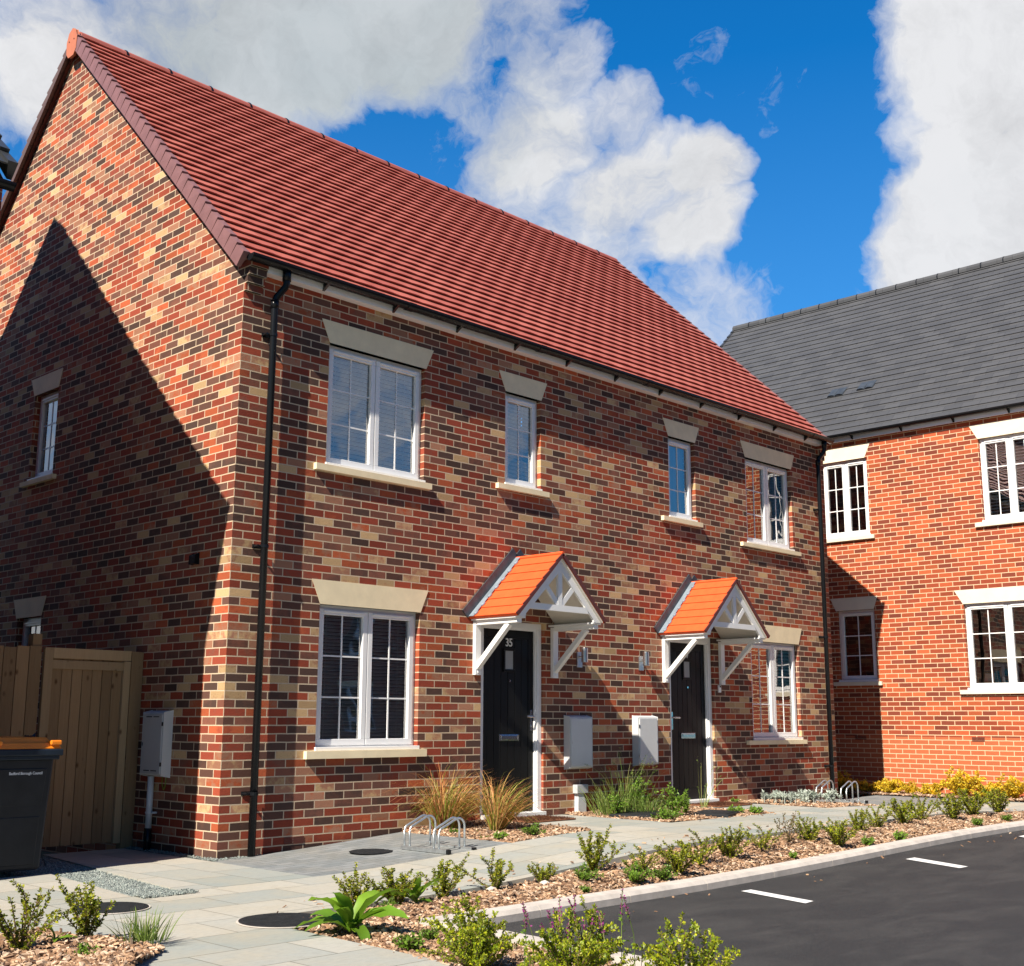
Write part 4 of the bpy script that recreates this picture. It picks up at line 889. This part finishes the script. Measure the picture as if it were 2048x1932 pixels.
for (c, lab, x0, x1) in ((3.63, 'brown coir doormat in front of door 35', 3.27, 3.97), (6.95, 'brown coir doormat in front of door 37', 6.62, 7.30)):
    z = zp(c) + .003; t = thing('doormat', lab, 'doormat', (c, -.4, z), 'doormats at the two front doors')
    m = MB(); m.box(x0, x1, -.60, -.10, z, z + .014); m.build('mat_body', M_coir, t, bevel=.004)
    m = MB()
    for i in range(2200):
        x, y = random.uniform(x0, x1), random.uniform(-.6, -.1); a, b = random.uniform(-.012, .012), random.uniform(-.012, .012)
        m.add([(x - .003, y, z + .012), (x + .003, y, z + .012), (x + a, y + b, z + .032)], [(0, 1, 2)])
    m.build('mat_pile', M_coir, t)

# ================================================================= fence, gate, bin
G = thing('wooden_gate', 'ledged timber side gate with pale frame closing the passage by the gable', 'gate', (-.55, 1.45, 0))
TGt = Frame((0, 1.45, 0), (1, 0, 0), (0, -1, 0))
def boards(mb, a, b, n, z0, z1, th=.018, n0=0, jit=.008):
    w_ = (b - a) / n
    for i in range(n):
        t_ = random.uniform(-jit, jit); mb.box(a + i * w_ + .003, a + (i + 1) * w_ - .003, n0, n0 + th + random.uniform(-.003, .003), z0, z1 + t_)
m = MB(TGt); boards(m, -.90, -.21, 7, .06, 1.72, jit=0); m.build('gate_boards', M_wood, G, bevel=.002)
m = MB(TGt); m.box(-.985, -.905, .0, .045, .05, 1.81); m.box(-.205, -.135, .0, .045, .05, 1.71); m.box(-.904, -.135, .0, .045, 1.715, 1.81); m.box(-.904, -.206, .020, .04, 1.62, 1.70); m.build('gate_frame', M_woodl, G, bevel=.003)
m = MB(TGt); m.box(-.13, -.01, -.04, .05, -.05, 1.805); m.build('gate_post', M_wood, G, bevel=.003)
F = thing('wooden_fence', 'vertical board timber fence left of the side gate', 'fence', (-1.8, 1.45, 0))
m = MB(TGt); boards(m, -5.2, -1.0, 36, .02, 1.812, n0=.0, jit=.012); m.build('fence_boards', M_wood, F, bevel=.002)
m = MB(TGt)
for z in (.3, 1.0, 1.6): m.box(-5.2, -1.0, -.04, -.001, z, z + .08)
m.build('fence_rail', M_wood, F)
m = MB(TGt); m.box(-1.085, -1.0, -.10, -.002, -.05, 1.93); m.build('fence_post', M_wood, F, bevel=.003)

B = thing('wheelie_bin', 'charcoal wheelie bin with orange lid in front of the timber fence', 'wheelie bin', (-1.73, .05, 0))
TBn = Frame((-1.735, .03, .02), (1, 0, 0), (0, -1, 0))
def taper(mb, w0, w1, d0a, d0b, d1a, d1b, z0, z1): mb.hexa([(-w0, d0a, z0), (w0, d0a, z0), (w0, d0b, z0), (-w0, d0b, z0), (-w1, d1a, z1), (w1, d1a, z1), (w1, d1b, z1), (-w1, d1b, z1)])
m = MB(TBn); taper(m, .205, .245, -.50, -.03, -.66, .0, .02, .86); m.build('bin_body', M_bin, B, bevel=.02)
m = MB(TBn); taper(m, .150, .165, -.40, -.024, -.40, -.012, .06, .42); taper(m, .17, .19, -.40, -.012, -.40, .0035, .50, .78); m.build('front_panel', M_bin, B, bevel=.006)
m = MB(TBn); m.box(-.295, .295, -.70, .04, .875, .925); m.box(-.275, .275, -.68, .025, .845, .88); m.build('bin_rim', M_binr, B, bevel=.008)
m = MB(TBn); taper(m, .287, .26, -.72, .03, -.70, -.0, .927, .975); taper(m, .23, .19, -.66, -.02, -.64, -.06, .973, 1.015); m.build('bin_lid', M_lid, B, bevel=.008)
for x in (-.235, .235): m = MB(TBn); m.box(x - .045, x + .045, -.03, .038, .955, .992); m.build('lid_lug', M_lid, B, bevel=.01)
m = MB(TBn)
for x in (-.22, .22): m.tube([(x - .03, -.62, .10), (x + .03, -.62, .10)], .10, 20)
m.build('wheel', M_black, B)
m = MB(TBn); m.tube([(-.2, -.74, .93), (.2, -.74, .93)], .016, 10); m.build('handle', M_bin, B)
text_mesh('Bedford Borough Council', .0300, TBn, .022, .001, .735, 'bin_lettering', M_text, B, sx=.84, depth=.0015, font_bold=.0004)
Bg = thing('knotted_bag', 'small knotted black plastic bag sticking up behind the orange bin lid', 'plastic bag', (-1.62, .35, 1.0))
m = MB(); 
for i in range(7):
    a = 2 * math.pi * i / 7; m.tube([(-1.565, .32, .985), (-1.565 + .018 * math.cos(a), .32 + .02 * math.sin(a), 1.02), (-1.565 + .045 * math.cos(a), .32 + .03 * math.sin(a), 1.045 + random.uniform(-.01, .02))], [.02, .02, .008], 6)
m.build('bag_body', M_black, Bg, smooth=True)

# ================================================================= bicycle racks
def rack(x0, y_pairs, z, lab, x1=None):
    x1 = x1 or x0 + .30
    t = thing('bicycle_rack', lab, 'bicycle rack', (x0, y_pairs[0][0], z), 'galvanised bicycle racks on the block paving')
    ya, yb = y_pairs[0][0] + .04, y_pairs[-1][-1] - .10
    for x in (x0, x1):
        m = MB(); m.box(x - .012, x + .022, yb, ya, z + .002, z + .036); m.build('base_rail', M_galv, t, bevel=.003)
        m = MB(); m.box(x - .014, x + .024, yb - .03, yb - .001, z, z + .038); m.build('rail_end', M_black, t, bevel=.003)
    for pr in y_pairs:
        for y in pr:
            pts = [(x0, .02), (x0 - .004, .16)]
            for a in range(0, 5): pts.append((x0 + .045 * (1 - math.cos(R(a * 14))), .16 + .05 * math.sin(R(a * 14)) ))
            pts += [(x0 + .11, .237), (x0 + .18, .268)]
            for a in range(0, 7): th = R(110 - a * 18.5); pts.append((x1 - .075 + .075 * math.cos(th), .205 + .075 * math.sin(th)))
            pts += [(x1, .17), (x1, .02)]
            m = MB(); m.tube([(p, y, z + q) for p, q in pts], .0095, 10); m.build('hoop', M_galv, t, smooth=True)
rack(1.295, ((-.94, -1.01), (-1.32, -1.385)), zp(1.3) + .002, 'galvanised bicycle rack with four hoops left of door 35')
rack(8.73, ((-.66, -.74), (-1.02, -1.10)), zp(8.8) + .002, 'galvanised bicycle rack with four hoops by the far downpipe')

# ================================================================= chips and gravel
def inquad(q, s, t): A, B_, C_, D = map(Vector, q); return A * (1 - s) * (1 - t) + B_ * s * (1 - t) + C_ * s * t + D * (1 - s) * t
def scatter(name, quads, zf, dens, size, mt, flat=True, limit=None, elong=2.2):
    m = MB()
    for q in quads:
        A, B_, C_, D = map(Vector, q); area = ((B_ - A).length + (C_ - D).length) / 2 * ((D - A).length + (C_ - B_).length) / 2
        for i in range(int(area * dens)):
            p = inquad(q, random.random(), random.random())
            if limit and not limit(p.x, p.y): continue
            z = zf(p.x, p.y) + random.uniform(0.0, .012); r = size * random.uniform(.4, 1.35); e = Matrix.Rotation(random.uniform(0, 6.28), 3, 'Z') @ Matrix.Rotation(random.gauss(0, .5), 3, 'X') @ Matrix.Rotation(random.gauss(0, .4), 3, 'Y')
            if flat:
                l, w_, h = r * random.uniform(.9, elong) / 2, r / 2 * random.uniform(.45, .8), r * .13
                P = [(-l, -w_ * .5, -h), (l * .8, -w_, -h), (l, w_ * .6, -h), (-l * .7, w_, -h), (-l * .9, -w_ * .4, h), (l * .7, -w_ * .8, h), (l * .9, w_ * .5, h), (-l * .6, w_ * .8, h)]
                m.hexa([Vector((p.x, p.y, z)) + e @ Vector(a) for a in P])
            else:
                P = [(r / 2, 0, 0), (-r / 2, 0, 0), (0, r * .4, 0), (0, -r * .4, 0), (0, 0, r * .35), (0, 0, -r * .35)]
                m.add([Vector((p.x, p.y, z)) + e @ Vector(a) for a in P], [(0, 2, 4), (2, 1, 4), (1, 3, 4), (3, 0, 4), (2, 0, 5), (1, 2, 5), (3, 1, 5), (0, 3, 5)])
    o = m.build(name, mt); struct(o, 'stuff'); return o
scatter('bark_chips', BEDS['long'], zbed, 3000, .030, M_bark, limit=lambda x, y: x < 10.9)
scatter('bark_chips', BEDS['corner'], zbc, 3200, .029, M_bark, limit=lambda x, y: y > -6.2)
scatter('bark_chips', WB, lambda x, y: zb1(x, y) + .01, 2300, .030, M_bark)
scatter('bark_chips', WB2, lambda x, y: .07, 700, .045, M_bark)
scatter('bark_chips', LB, lambda x, y: .03 + .03 * noise.noise(Vector((x * 3, y * 3, 8))), 3200, .029, M_bark, limit=lambda x, y: x > -4.2)
scatter('gravel', [((-1.62, -1.66), (-1.20, -1.66), (-.87, 1.40), (-1.45, .06)), ((-2.4, .06), (-1.45, .06), (-.87, 1.45), (-2.4, 1.45))], lambda x, y: -.02 if y > -1.5 else .003, 6500, .016, M_stonechip, flat=False)
scatter('gravel', [((-.10, -.14), (0, -.08), (0, 1.4), (-.10, 1.4)), ((-.1, -.11), (2.06, -.06), (2.06, 0), (-.1, 0))], lambda x, y: .004, 5000, .014, M_stonechip, flat=False)

scatter('bark_chips', [((-1.4, -2.85), (10.5, -2.85), (10.5, -2.45), (-1.4, -2.45)), ((2.1, -1.58), (3.2, -1.58), (3.2, -1.5), (2.1, -1.5)), ((4.4, -1.65), (6.4, -1.65), (6.4, -1.5), (4.4, -1.5))], lambda x, y: zp(x) + .002, 38, .024, M_bark)
scatter('bark_chips', [((-.6, -4.15), (10.5, -4.15), (10.5, -3.72), (-.6, -3.72))], lambda x, y: zt(x, y) + .002, 9, .018, M_bark)
# ================================================================= plants
def leaf(m, p, d, ln, wd, up=None):
    d = d.normalized(); s = d.cross(Vector((random.uniform(-1, 1), random.uniform(-1, 1), random.uniform(-.2, 1)))); 
    if s.length < 1e-3: s = Vector((1, 0, 0))
    s = s.normalized() * wd / 2
    m.add([p, p + d * ln * .45 + s, p + d * ln, p + d * ln * .45 - s], [(0, 1, 2, 3)])
def make_shrub(name, h, spread, nst, leaf_m, seed, arch=.3, lf=.018, nleaf=26, sub=3, tip_m=None):
    random.seed(seed); t = thing(name, '', 'shrub'); ms = MB(); ml = MB(); mt_ = MB()
    def stem(p, d, L, r, depth):
        pts = [p]; n = 7; q = p.copy(); dd = d.copy()
        for i in range(n):
            dd = (dd + Vector((random.gauss(0, .10), random.gauss(0, .10), random.gauss(0, .05) - arch * .10 * i / n))).normalized(); q = q + dd * L / n; pts.append(q.copy())
        ms.tube(pts, [r * (1 - .75 * i / n) for i in range(n + 1)], 5)
        k0 = 1 if depth else 2
        for i in range(k0, n + 1):
            a, b = pts[i - 1], pts[i]
            for j in range(int(nleaf * L / .3 / n) + 1):
                f = random.random(); x = a.lerp(b, f); ax = (b - a).normalized()
                o = ax.orthogonal().normalized(); o.rotate(Matrix.Rotation(random.uniform(0, 6.28), 3, ax))
                (mt_ if tip_m and i >= n - 1 else ml); tgt = mt_ if (tip_m and i >= n - 1) else ml
                leaf(tgt, x + o * r * .3, (o + ax * random.uniform(.2, .9)), lf * random.uniform(.6, 1.25), lf * random.uniform(.45, .75))
        if depth > 0:
            for i in range(2, n):
                if random.random() < .5:
                    o = Vector((random.gauss(0, 1), random.gauss(0, 1), random.uniform(.1, 1))).normalized()
                    stem(pts[i], (dd * .6 + o * .75).normalized(), L * random.uniform(.22, .42), r * .5, depth - 1)
    for i in range(nst):
        a = 2 * math.pi * i / nst + random.uniform(-.4, .4); ti = random.uniform(.15, 1) * spread
        d = Vector((math.cos(a) * ti, math.sin(a) * ti, 1)).normalized(); stem(Vector((0, 0, -.02)), d, h * random.uniform(.7, 1.08), .006, 1)
    ms.build('stems', M_stem, t); ml.build('foliage', leaf_m, t)
    if tip_m: mt_.build('flowers', tip_m, t)
    return t
shr = [make_shrub('box_shrub', .33, .80, 11, M_leaf, 11, lf=.020, nleaf=105), make_shrub('box_shrub', .34, 1.05, 9, M_leaf, 23, lf=.020, nleaf=100), make_shrub('box_shrub', .30, .9, 14, M_leaf, 35, lf=.020, nleaf=110)]
shrb = [make_shrub('honeysuckle_shrub', .42, 1.2, 38, M_leafb, 47, arch=1.0, lf=.021, nleaf=110), make_shrub('honeysuckle_shrub', .46, 1.4, 36, M_leafb, 51, arch=1.8, lf=.021, nleaf=110)]
shry = [make_shrub('golden_shrub', .28, 1.3, 20, M_leafy, 61, lf=.034, nleaf=90), make_shrub('golden_shrub', .32, 1.0, 18, M_leafy, 62, lf=.034, nleaf=90)]
shrz = [make_shrub('bronze_shrub', .32, .7, 8, M_leafbr, 71, lf=.022, nleaf=20)]
weed = [make_shrub('low_weed', .13, 1.6, 20, M_fern, 81, arch=.8, lf=.020, nleaf=50), make_shrub('low_weed', .10, 1.9, 16, M_fern, 83, arch=.8, lf=.026, nleaf=34)]
bush = [make_shrub('leafy_weed', .38, .55, 18, M_fern, 91, lf=.038, nleaf=26)]
random.seed(99)
used = set()
def place(proto, x, y, s, label, cat, group, z=None, rot=None, sz=None):
    o = proto if proto.name not in used else copy_tree(proto); used.add(proto.name)
    o.location = (x, y, (gz(x, y) - .01) if z is None else z); o.rotation_euler = (0, 0, random.uniform(0, 6.28) if rot is None else rot); o.scale = (s, s, sz or s)
    return tag(o, label, cat, group)
GR = 'young box shrubs planted along the bark bed by the kerb'
row = [(-.89, -2.99, 0, .85, 'sparse box shrub standing behind the big dock plant at the near end of the bed'), (-.55, -2.99, 2, .95, 'box shrub with dock leaves on both sides near the end of the bed'),
       (-.12, -2.97, 0, .90, 'box shrub in the long bed directly below the nearer bicycle rack'), (.35, -3.00, 1, .95, 'wide open box shrub just right of the bicycle rack, a pale stone at its foot'),
       (.79, -3.05, 2, .62, 'smallest dark box shrub of the row, on open bark'), (1.42, -3.0, 0, 1.05, 'tall box shrub with feathery green weed below it'),
       (1.68, -3.28, 1, .75, 'box shrub with twin upright tips above a patch of low weeds'), (2.0, -3.36, 2, .95, 'dense box shrub below the meter box of door 37'),
       (2.42, -3.28, 1, .95, 'box shrub with a forked open crown below the first doormat of door 37'), (2.88, -3.26, 0, .92, 'box shrub with three spread branches in the middle of the long bed'),
       (3.42, -3.24, 1, .80, 'slim box shrub left of the bronze shrub'), (4.20, -3.22, 0, .85, 'box shrub just right of the bronze shrub'), (4.45, -3.38, 2, .98, 'dense box shrub at the kerb side before the far rack'),
       (5.28, -3.14, 0, .80, 'box shrub below the farther bicycle rack'), (5.75, -3.08, 1, .82, 'box shrub just right of the farther bicycle rack'), (6.38, -3.06, 2, 1.1, 'broad leafy box shrub in the far half of the bed'),
       (6.95, -3.0, 1, .95, 'spreading box shrub in front of the yellow shrubs'), (7.30, -3.18, 0, 1.05, 'dark green box shrub right of the broad one'), (8.10, -3.05, 2, 1.25, 'tallest green box shrub near the right end of the bed'), (8.75, -3.08, 0, 1.1, 'last box shrub at the right end of the bed')]
for x, y, k_, s, lab in row: place(shr[k_], x, y, s * 1.08, lab, 'shrub', GR, sz=s * .88)
place(shrz[0], 3.92, -3.19, .9, 'bronze leaved shrub with bare upright twigs in the middle of the bed', 'shrub', None)
GB = 'bright green honeysuckle shrubs in the foreground bed'
place(shrb[0], -1.66, -4.86, .80, 'dense bright green shrub with arching tips left of the purple flowers', 'shrub', GB, z=-.01, rot=2.0)
place(shrb[1], -1.56, -5.42, .80, 'bright green shrub arching over the kerb behind the purple flower spikes', 'shrub', GB, z=-.03, rot=.9)
place(shrb[1], -1.30, -5.86, .85, 'bright green shrub with one long branch over the asphalt at the bottom edge', 'shrub', GB, z=-.09, rot=4.2)
# purple spikes
t = thing('purple_flower_plant', 'loose plant with purple flower spikes rising from the bright green shrub', 'flower', (-1.45, -5.35, 0))
ms = MB(); ml = MB(); mf = MB()
for i in range(22):
    x, y = -1.46 + random.gauss(0, .13), -5.36 + random.gauss(0, .10); h = random.uniform(.22, .38); p = [Vector((x, y, -.02)), Vector((x + random.uniform(-.03, .03), y, h * .5)), Vector((x + random.uniform(-.06, .06), y + random.uniform(-.03, .03), h))]
    ms.tube(p, .002, 5)
    mf = MB()
    for j in range(34):
        f = random.uniform(.66, 1); q = p[1].lerp(p[2], (f - .5) * 2); leaf(mf, q, Vector((random.gauss(0, 1), random.gauss(0, 1), .6)), .013, .009)
    mf.build('flower_spike', M_purp, t)
    for j in range(18):
        f = random.uniform(.1, .8); q = p[0].lerp(p[2], f); leaf(ml, q, Vector((random.gauss(0, 1), random.gauss(0, 1), .5)), .022, .010)
ms.build('stems', M_grst, t); ml.build('foliage', M_fern, t)
# left bed
GL = 'shrubs of the small bed at the bottom left'
place(shr[1], -3.08, -3.02, 1.05, 'box shrub at the bottom left corner of the photo', 'shrub', GL, z=.02); place(shr[0], -2.68, -2.93, .92, 'box shrub in front of the manhole cover beside the gravel', 'shrub', GL, z=.02)
place(shr[2], -3.35, -3.0, .9, 'box shrub cut by the left edge of the photo', 'shrub', GL, z=.02)
GW = 'low green weeds scattered in the bark'
for x, y, k_, s, lab in ((-2.90, -3.38, 0, .8, 'low weed at the bottom edge of the left bed'), (1.10, -3.20, 0, 1.0, 'feathery low weed under the tall box shrub'), (1.45, -3.40, 0, 1.1, 'bright feathery weed patch by the kerb below the twin-tipped shrub'), (.80, -3.45, 1, .45, 'tiny weed sprig against the kerb'), (1.72, -3.44, 0, .9, 'feathery weed joining the patch by the kerb'),
                         (-1.50, -4.20, 1, .9, 'low weed on bare bark right of the slab path'), (-1.36, -4.45, 1, 1.0, 'small leafy weed below the kerb corner'), (-1.22, -4.05, 1, .6, 'small weed beside the kerb corner'), (-.72, -3.12, 0, .6, 'low weed between the two dock plants'),
                         (4.85, -3.46, 1, .8, 'low weed on the bark before the far asphalt'), (5.45, -3.48, 1, .9, 'bright low weed at the kerb below the farther rack'), (7.35, -3.42, 1, .8, 'low weed below the dark green shrub'), (3.55, -3.45, 1, .5, 'weed sprig near the bronze shrub'), (8.2, -3.4, 1, .7, 'small bright weed under the tallest shrub'),
                         (2.20, -1.22, 1, .9, 'grey-green low plant right of the bright leafed one'), (2.55, -1.30, 0, 1.0, 'low spreading plant at the front of the bed by door 35'), (2.25, -.55, 1, .6, 'small weed below the left amber grass'), (4.60, -1.30, 0, 1.3, 'low weeds left of the path edge below meter boxes'),
                         (5.95, -1.25, 1, 1.2, 'low plant right of the black cover by door 37'), (6.15, -1.38, 1, 1.1, 'low weed at the slab corner by door 37'), (7.62, -.12, 1, .7, 'weed at the wall foot right of door 37')):
    place(weed[k_], x, y, s, lab, 'weed', GW, z=gz(x, y) if y > -3.6 else 0)
# broad dock plants
def dock(x, y, z, n, L, lab, seed, lean=0.0):
    random.seed(seed); t = thing('dock_plant', lab, 'plant', (x, y, z), 'broad leaved dock plants at the near end of the bed'); ml = MB(); ms = MB()
    for i in range(n):
        a = 2 * math.pi * i / n + random.uniform(-.3, .3); ll = L * random.uniform(.45, 1.15); el = random.uniform(.35, 1.45)
        d = Vector((math.cos(a), math.sin(a), 0)); side = (Vector((-d.y, d.x, 0)) + Vector((0, 0, random.uniform(-.6, .6))) + d * random.uniform(-.3, .3)).normalized(); c = []; 
        p = Vector((x, y, z)); th = el
        for j in range(9):
            c.append(p.copy()); p = p + (d * math.cos(th) + Vector((0, 0, 1)) * math.sin(th)) * ll / 8; th -= random.uniform(.02, .26)
        ms.tube(c[:3], [.006, .005, .004], 6)
        wd = ll * random.uniform(.10, .15); vs = []
        for j, q in enumerate(c[1:]):
            f = j / 7; w_ = wd * math.sin(math.pi * min(1, .06 + .94 * f) ** .9) ** .7 + .002; wv_ = .16 * w_ * math.sin(j * 2.4 + i)
            up = Vector((0, 0, 1)) * w_ * .35
            vs += [q + side * w_ + up + Vector((0, 0, wv_)), q, q - side * w_ + up - Vector((0, 0, wv_))]
        ml.add(vs, [f_ for j in range(7) for f_ in ((3 * j, 3 * j + 1, 3 * j + 4, 3 * j + 3), (3 * j + 1, 3 * j + 2, 3 * j + 5, 3 * j + 4))])
    ms.build('leaf_stalks', M_dock, t); ml.build('leaves', M_dock, t, smooth=True)
dock(-1.44, -3.62, .0, 20, .34, 'large dock plant with long upright leaves beside the manhole cover', 5)
dock(-.50, -3.12, .02, 12, .26, 'dock plant with leaves spread round the second box shrub', 6)
dock(-2.86, -2.95, .03, 6, .13, 'small broad leaved seedling between the box shrubs of the left bed', 8)
dock(2.17, -1.02, .09, 7, .13, 'small bright leaved plant below the amber grass', 9)
# grasses
def grass(name, x, y, z, n, L, mts, lab, seed, lean=(0, 0), spread=.5, base=.05, droop=1.0, cat='ornamental grass', group=None, heads=0):
    random.seed(seed); t = thing(name, lab, cat, (x, y, z), group); mm = [MB() for _ in mts]; mh = MB()
    for i in range(n):
        a = random.uniform(0, 6.28); r = random.random() * base; p = Vector((x + math.cos(a) * r, y + math.sin(a) * r, z - .01)); ll = L * random.uniform(.45, 1.1)
        d = Vector((math.cos(a) * random.random() * spread + lean[0], math.sin(a) * random.random() * spread + lean[1], 1)).normalized(); c = [p.copy()]; ns = 7
        dr = random.uniform(.03, .14) * droop; wd = random.uniform(.0022, .0046)
        hd = Vector((d.x, d.y, 0)).normalized() if Vector((d.x, d.y, 0)).length > .01 else Vector((1, 0, 0))
        for j in range(ns): p = p + d * ll / ns; d = (d + hd * dr * (j / ns) * 1.6 + Vector((lean[0], 0, 0)) * .12 * j / ns - Vector((0, 0, dr * j / ns * 1.8))).normalized(); c.append(p.copy())
        s = hd.cross(Vector((0, 0, 1))); s.rotate(Matrix.Rotation(random.uniform(-1, 1), 3, 'Z')); vs = []
        for j, q in enumerate(c): w_ = wd * (1 - (j / ns) ** 2 * .85); vs += [q - s * w_, q + s * w_]
        k_ = 0 if len(mts) == 1 or random.random() > .75 * (1.2 - ll / L) + .1 else 1
        mm[k_].add(vs, [(2 * j, 2 * j + 1, 2 * j + 3, 2 * j + 2) for j in range(ns)])
        if heads and random.random() < heads:
            for j in range(10): leaf(mh, c[-1].lerp(c[-2], random.random()), Vector((random.gauss(0, .6), random.gauss(0, .6), .5)), .022, .006)
    for b_, (q, nm) in zip(mm, mts):
        if b_.v: b_.build(nm, q, t)
    if mh.v: mh.build('seed_heads', M_grst, t)
GA = 'amber ornamental grasses left of door 35'
grass('amber_grass', 2.42, -.25, zp(2.5), 760, .80, ((M_grsa, 'dry_blades'), (M_grsg, 'green_blades')), 'larger amber grass clump against the wall left of door 35', 3, lean=(.22, -.05), spread=1.0, base=.12, droop=4.2, group=GA)
grass('amber_grass', 2.60, -.78, zp(2.6), 420, .74, ((M_grsa, 'dry_blades'), (M_grsg, 'green_blades')), 'thinner amber grass clump in front of the black door 35', 4, lean=(.30, -.10), spread=.95, base=.06, droop=4.0, group=GA)
GT = 'tall weeds and wild grasses between the meter box and door 37'
grass('wild_grass', 4.98, -.45, zp(5), 80, .70, ((M_grst, 'blades'),), 'tall seeding wild grass under the meter box of door 37', 12, spread=.5, base=.24, droop=1.6, cat='wild grass', group=GT, heads=.35)
grass('wild_grass', 4.75, -.42, zp(4.7), 240, .38, ((M_grst, 'blades'),), 'bushy wild grass at the foot of the wall beside the grey duct', 13, spread=.8, base=.2, cat='wild grass', group=GT)
grass('wild_grass', 5.15, -.62, zp(5.1), 240, .36, ((M_grst, 'blades'),), 'thick wild grass left of the leafy bush by door 37', 14, spread=1.1, base=.26, droop=3.0, cat='wild grass', group=GT, heads=.06)
grass('wild_grass', 6.22, -.62, zp(6.2), 12, .60, ((M_grst, 'blades'),), 'few thin grass stalks standing before the black door 37', 15, lean=(.35, 0), spread=.5, base=.04, droop=.8, cat='wild grass', group=GT, heads=.9)
grass('wild_grass', -2.50, -3.22, .03, 150, .17, ((M_grst, 'blades'),), 'spiky green grass tuft at the tip of the left bed', 16, spread=1.1, base=.12, droop=.6, cat='wild grass')
place(bush[0], 5.05, -1.05, .82, 'bushy leafy weed at the front of the bed left of door 37', 'weed', GT, z=zp(5.05)); place(bush[0], 4.60, -.62, .60, 'leafy weed against the wall beside the grey duct', 'weed', GT, z=zp(4.6)); place(bush[0], 5.55, -.85, .5, 'small leafy weed between the two black covers', 'weed', GT, z=zp(5.4)); place(bush[0], 5.28, -.42, .95, 'dark leafy weed behind the tall wild grass', 'weed', GT, z=zp(5.4))
# silver plants
def silver(x, y, s, lab, seed):
    random.seed(seed); z = zp(x); t = thing('silver_plant', lab, 'plant', (x, y, z), 'silver leaved plants in the bed right of door 37'); ml = MB(); ms = MB()
    for c in range(9):
        cx, cy = x + random.gauss(0, .07 * s), y + random.gauss(0, .06 * s); hz_ = random.uniform(.05, .13) * s; ms.tube([(cx, cy, z), (cx, cy, z + hz_)], .004, 5)
        for j in range(26):
            a = random.uniform(0, 6.28); d = Vector((math.cos(a), math.sin(a), random.uniform(.1, 1.3))); leaf(ml, Vector((cx, cy, z + hz_ * random.uniform(.6, 1))), d, .055 * s, .018 * s)
    ms.build('stems', M_silv, t); ml.build('leaves', M_silv, t)
for i, (x, y, lab) in enumerate([(7.72, -.62, 'silver leaved plant nearest door 37'), (7.85, -.80, 'silver leaved plant second from door 37'), (8.05, -.66, 'silver leaved plant in the middle of its row, nearer the wall'), (8.15, -.90, 'silver leaved plant in the middle of its row, nearer the path'), (8.42, -.80, 'silver leaved plant second from the far rack'), (8.55, -1.02, 'silver leaved plant nearest the far bicycle rack')]): silver(x, y, 1.15, lab, 200 + i)
# golden shrubs by the far house
GY = 'golden shrubs along the foot of the red brick house'
for i, (y, s, k_, lab) in enumerate([(1.02, 1.15, 1, 'golden shrub in deep shade nearest the corner downpipe'), (.72, 1.0, 0, 'second golden shrub in the shade'), (.44, .9, 0, 'golden shrub at the shadow edge, still dark'), (.12, 1.1, 0, 'first sunlit golden shrub beside the shadow edge'), (-.20, .75, 1, 'thin golden shrub between two fuller ones'), (-.55, .95, 0, 'rounded golden shrub left of the tallest one'), (-1.02, 1.5, 1, 'tallest golden shrub against the sunlit bricks'), (-1.42, 1.1, 0, 'golden shrub just right of the tallest one'), (-1.78, 1.25, 1, 'golden shrub behind the tallest green box shrub'), (-2.35, .95, 0, 'golden shrub nearest the right edge')]):
    place(shry[k_], 12.32, y, s, lab, 'shrub', GY, z=.06, sz=s * .85)
# stones and litter in the bark
for (x, y, r, lab) in ((.28, -3.03, .035, 'flat pale stone at the foot of the wide box shrub'), (.74, -3.12, .035, 'round grey stone below the smallest box shrub'), (1.62, -3.12, .03, 'grey stone below the twin-tipped box shrub'), (-1.44, -4.62, .04, 'pale stone at the slab path near the foreground shrub')):
    m = MB(); n_ = 8; vs = [(x, y, gz(x, y) + r * .9)]
    for j in range(n_): a = 2 * math.pi * j / n_; q = r * random.uniform(.8, 1.2); vs.append((x + q * math.cos(a) * 1.3, y + q * math.sin(a), gz(x, y) + r * random.uniform(.3, .6)))
    for j in range(n_): a = 2 * math.pi * j / n_; vs.append((x + r * 1.4 * math.cos(a), y + r * math.sin(a), gz(x, y) - .02))
    m.add(vs, [(0, 1 + j, 1 + (j + 1) % n_) for j in range(n_)] + [(1 + j, 1 + n_ + j, 1 + n_ + (j + 1) % n_, 1 + (j + 1) % n_) for j in range(n_)])
    o = m.build('stone', M_kerb); tag(o, lab, 'stone')
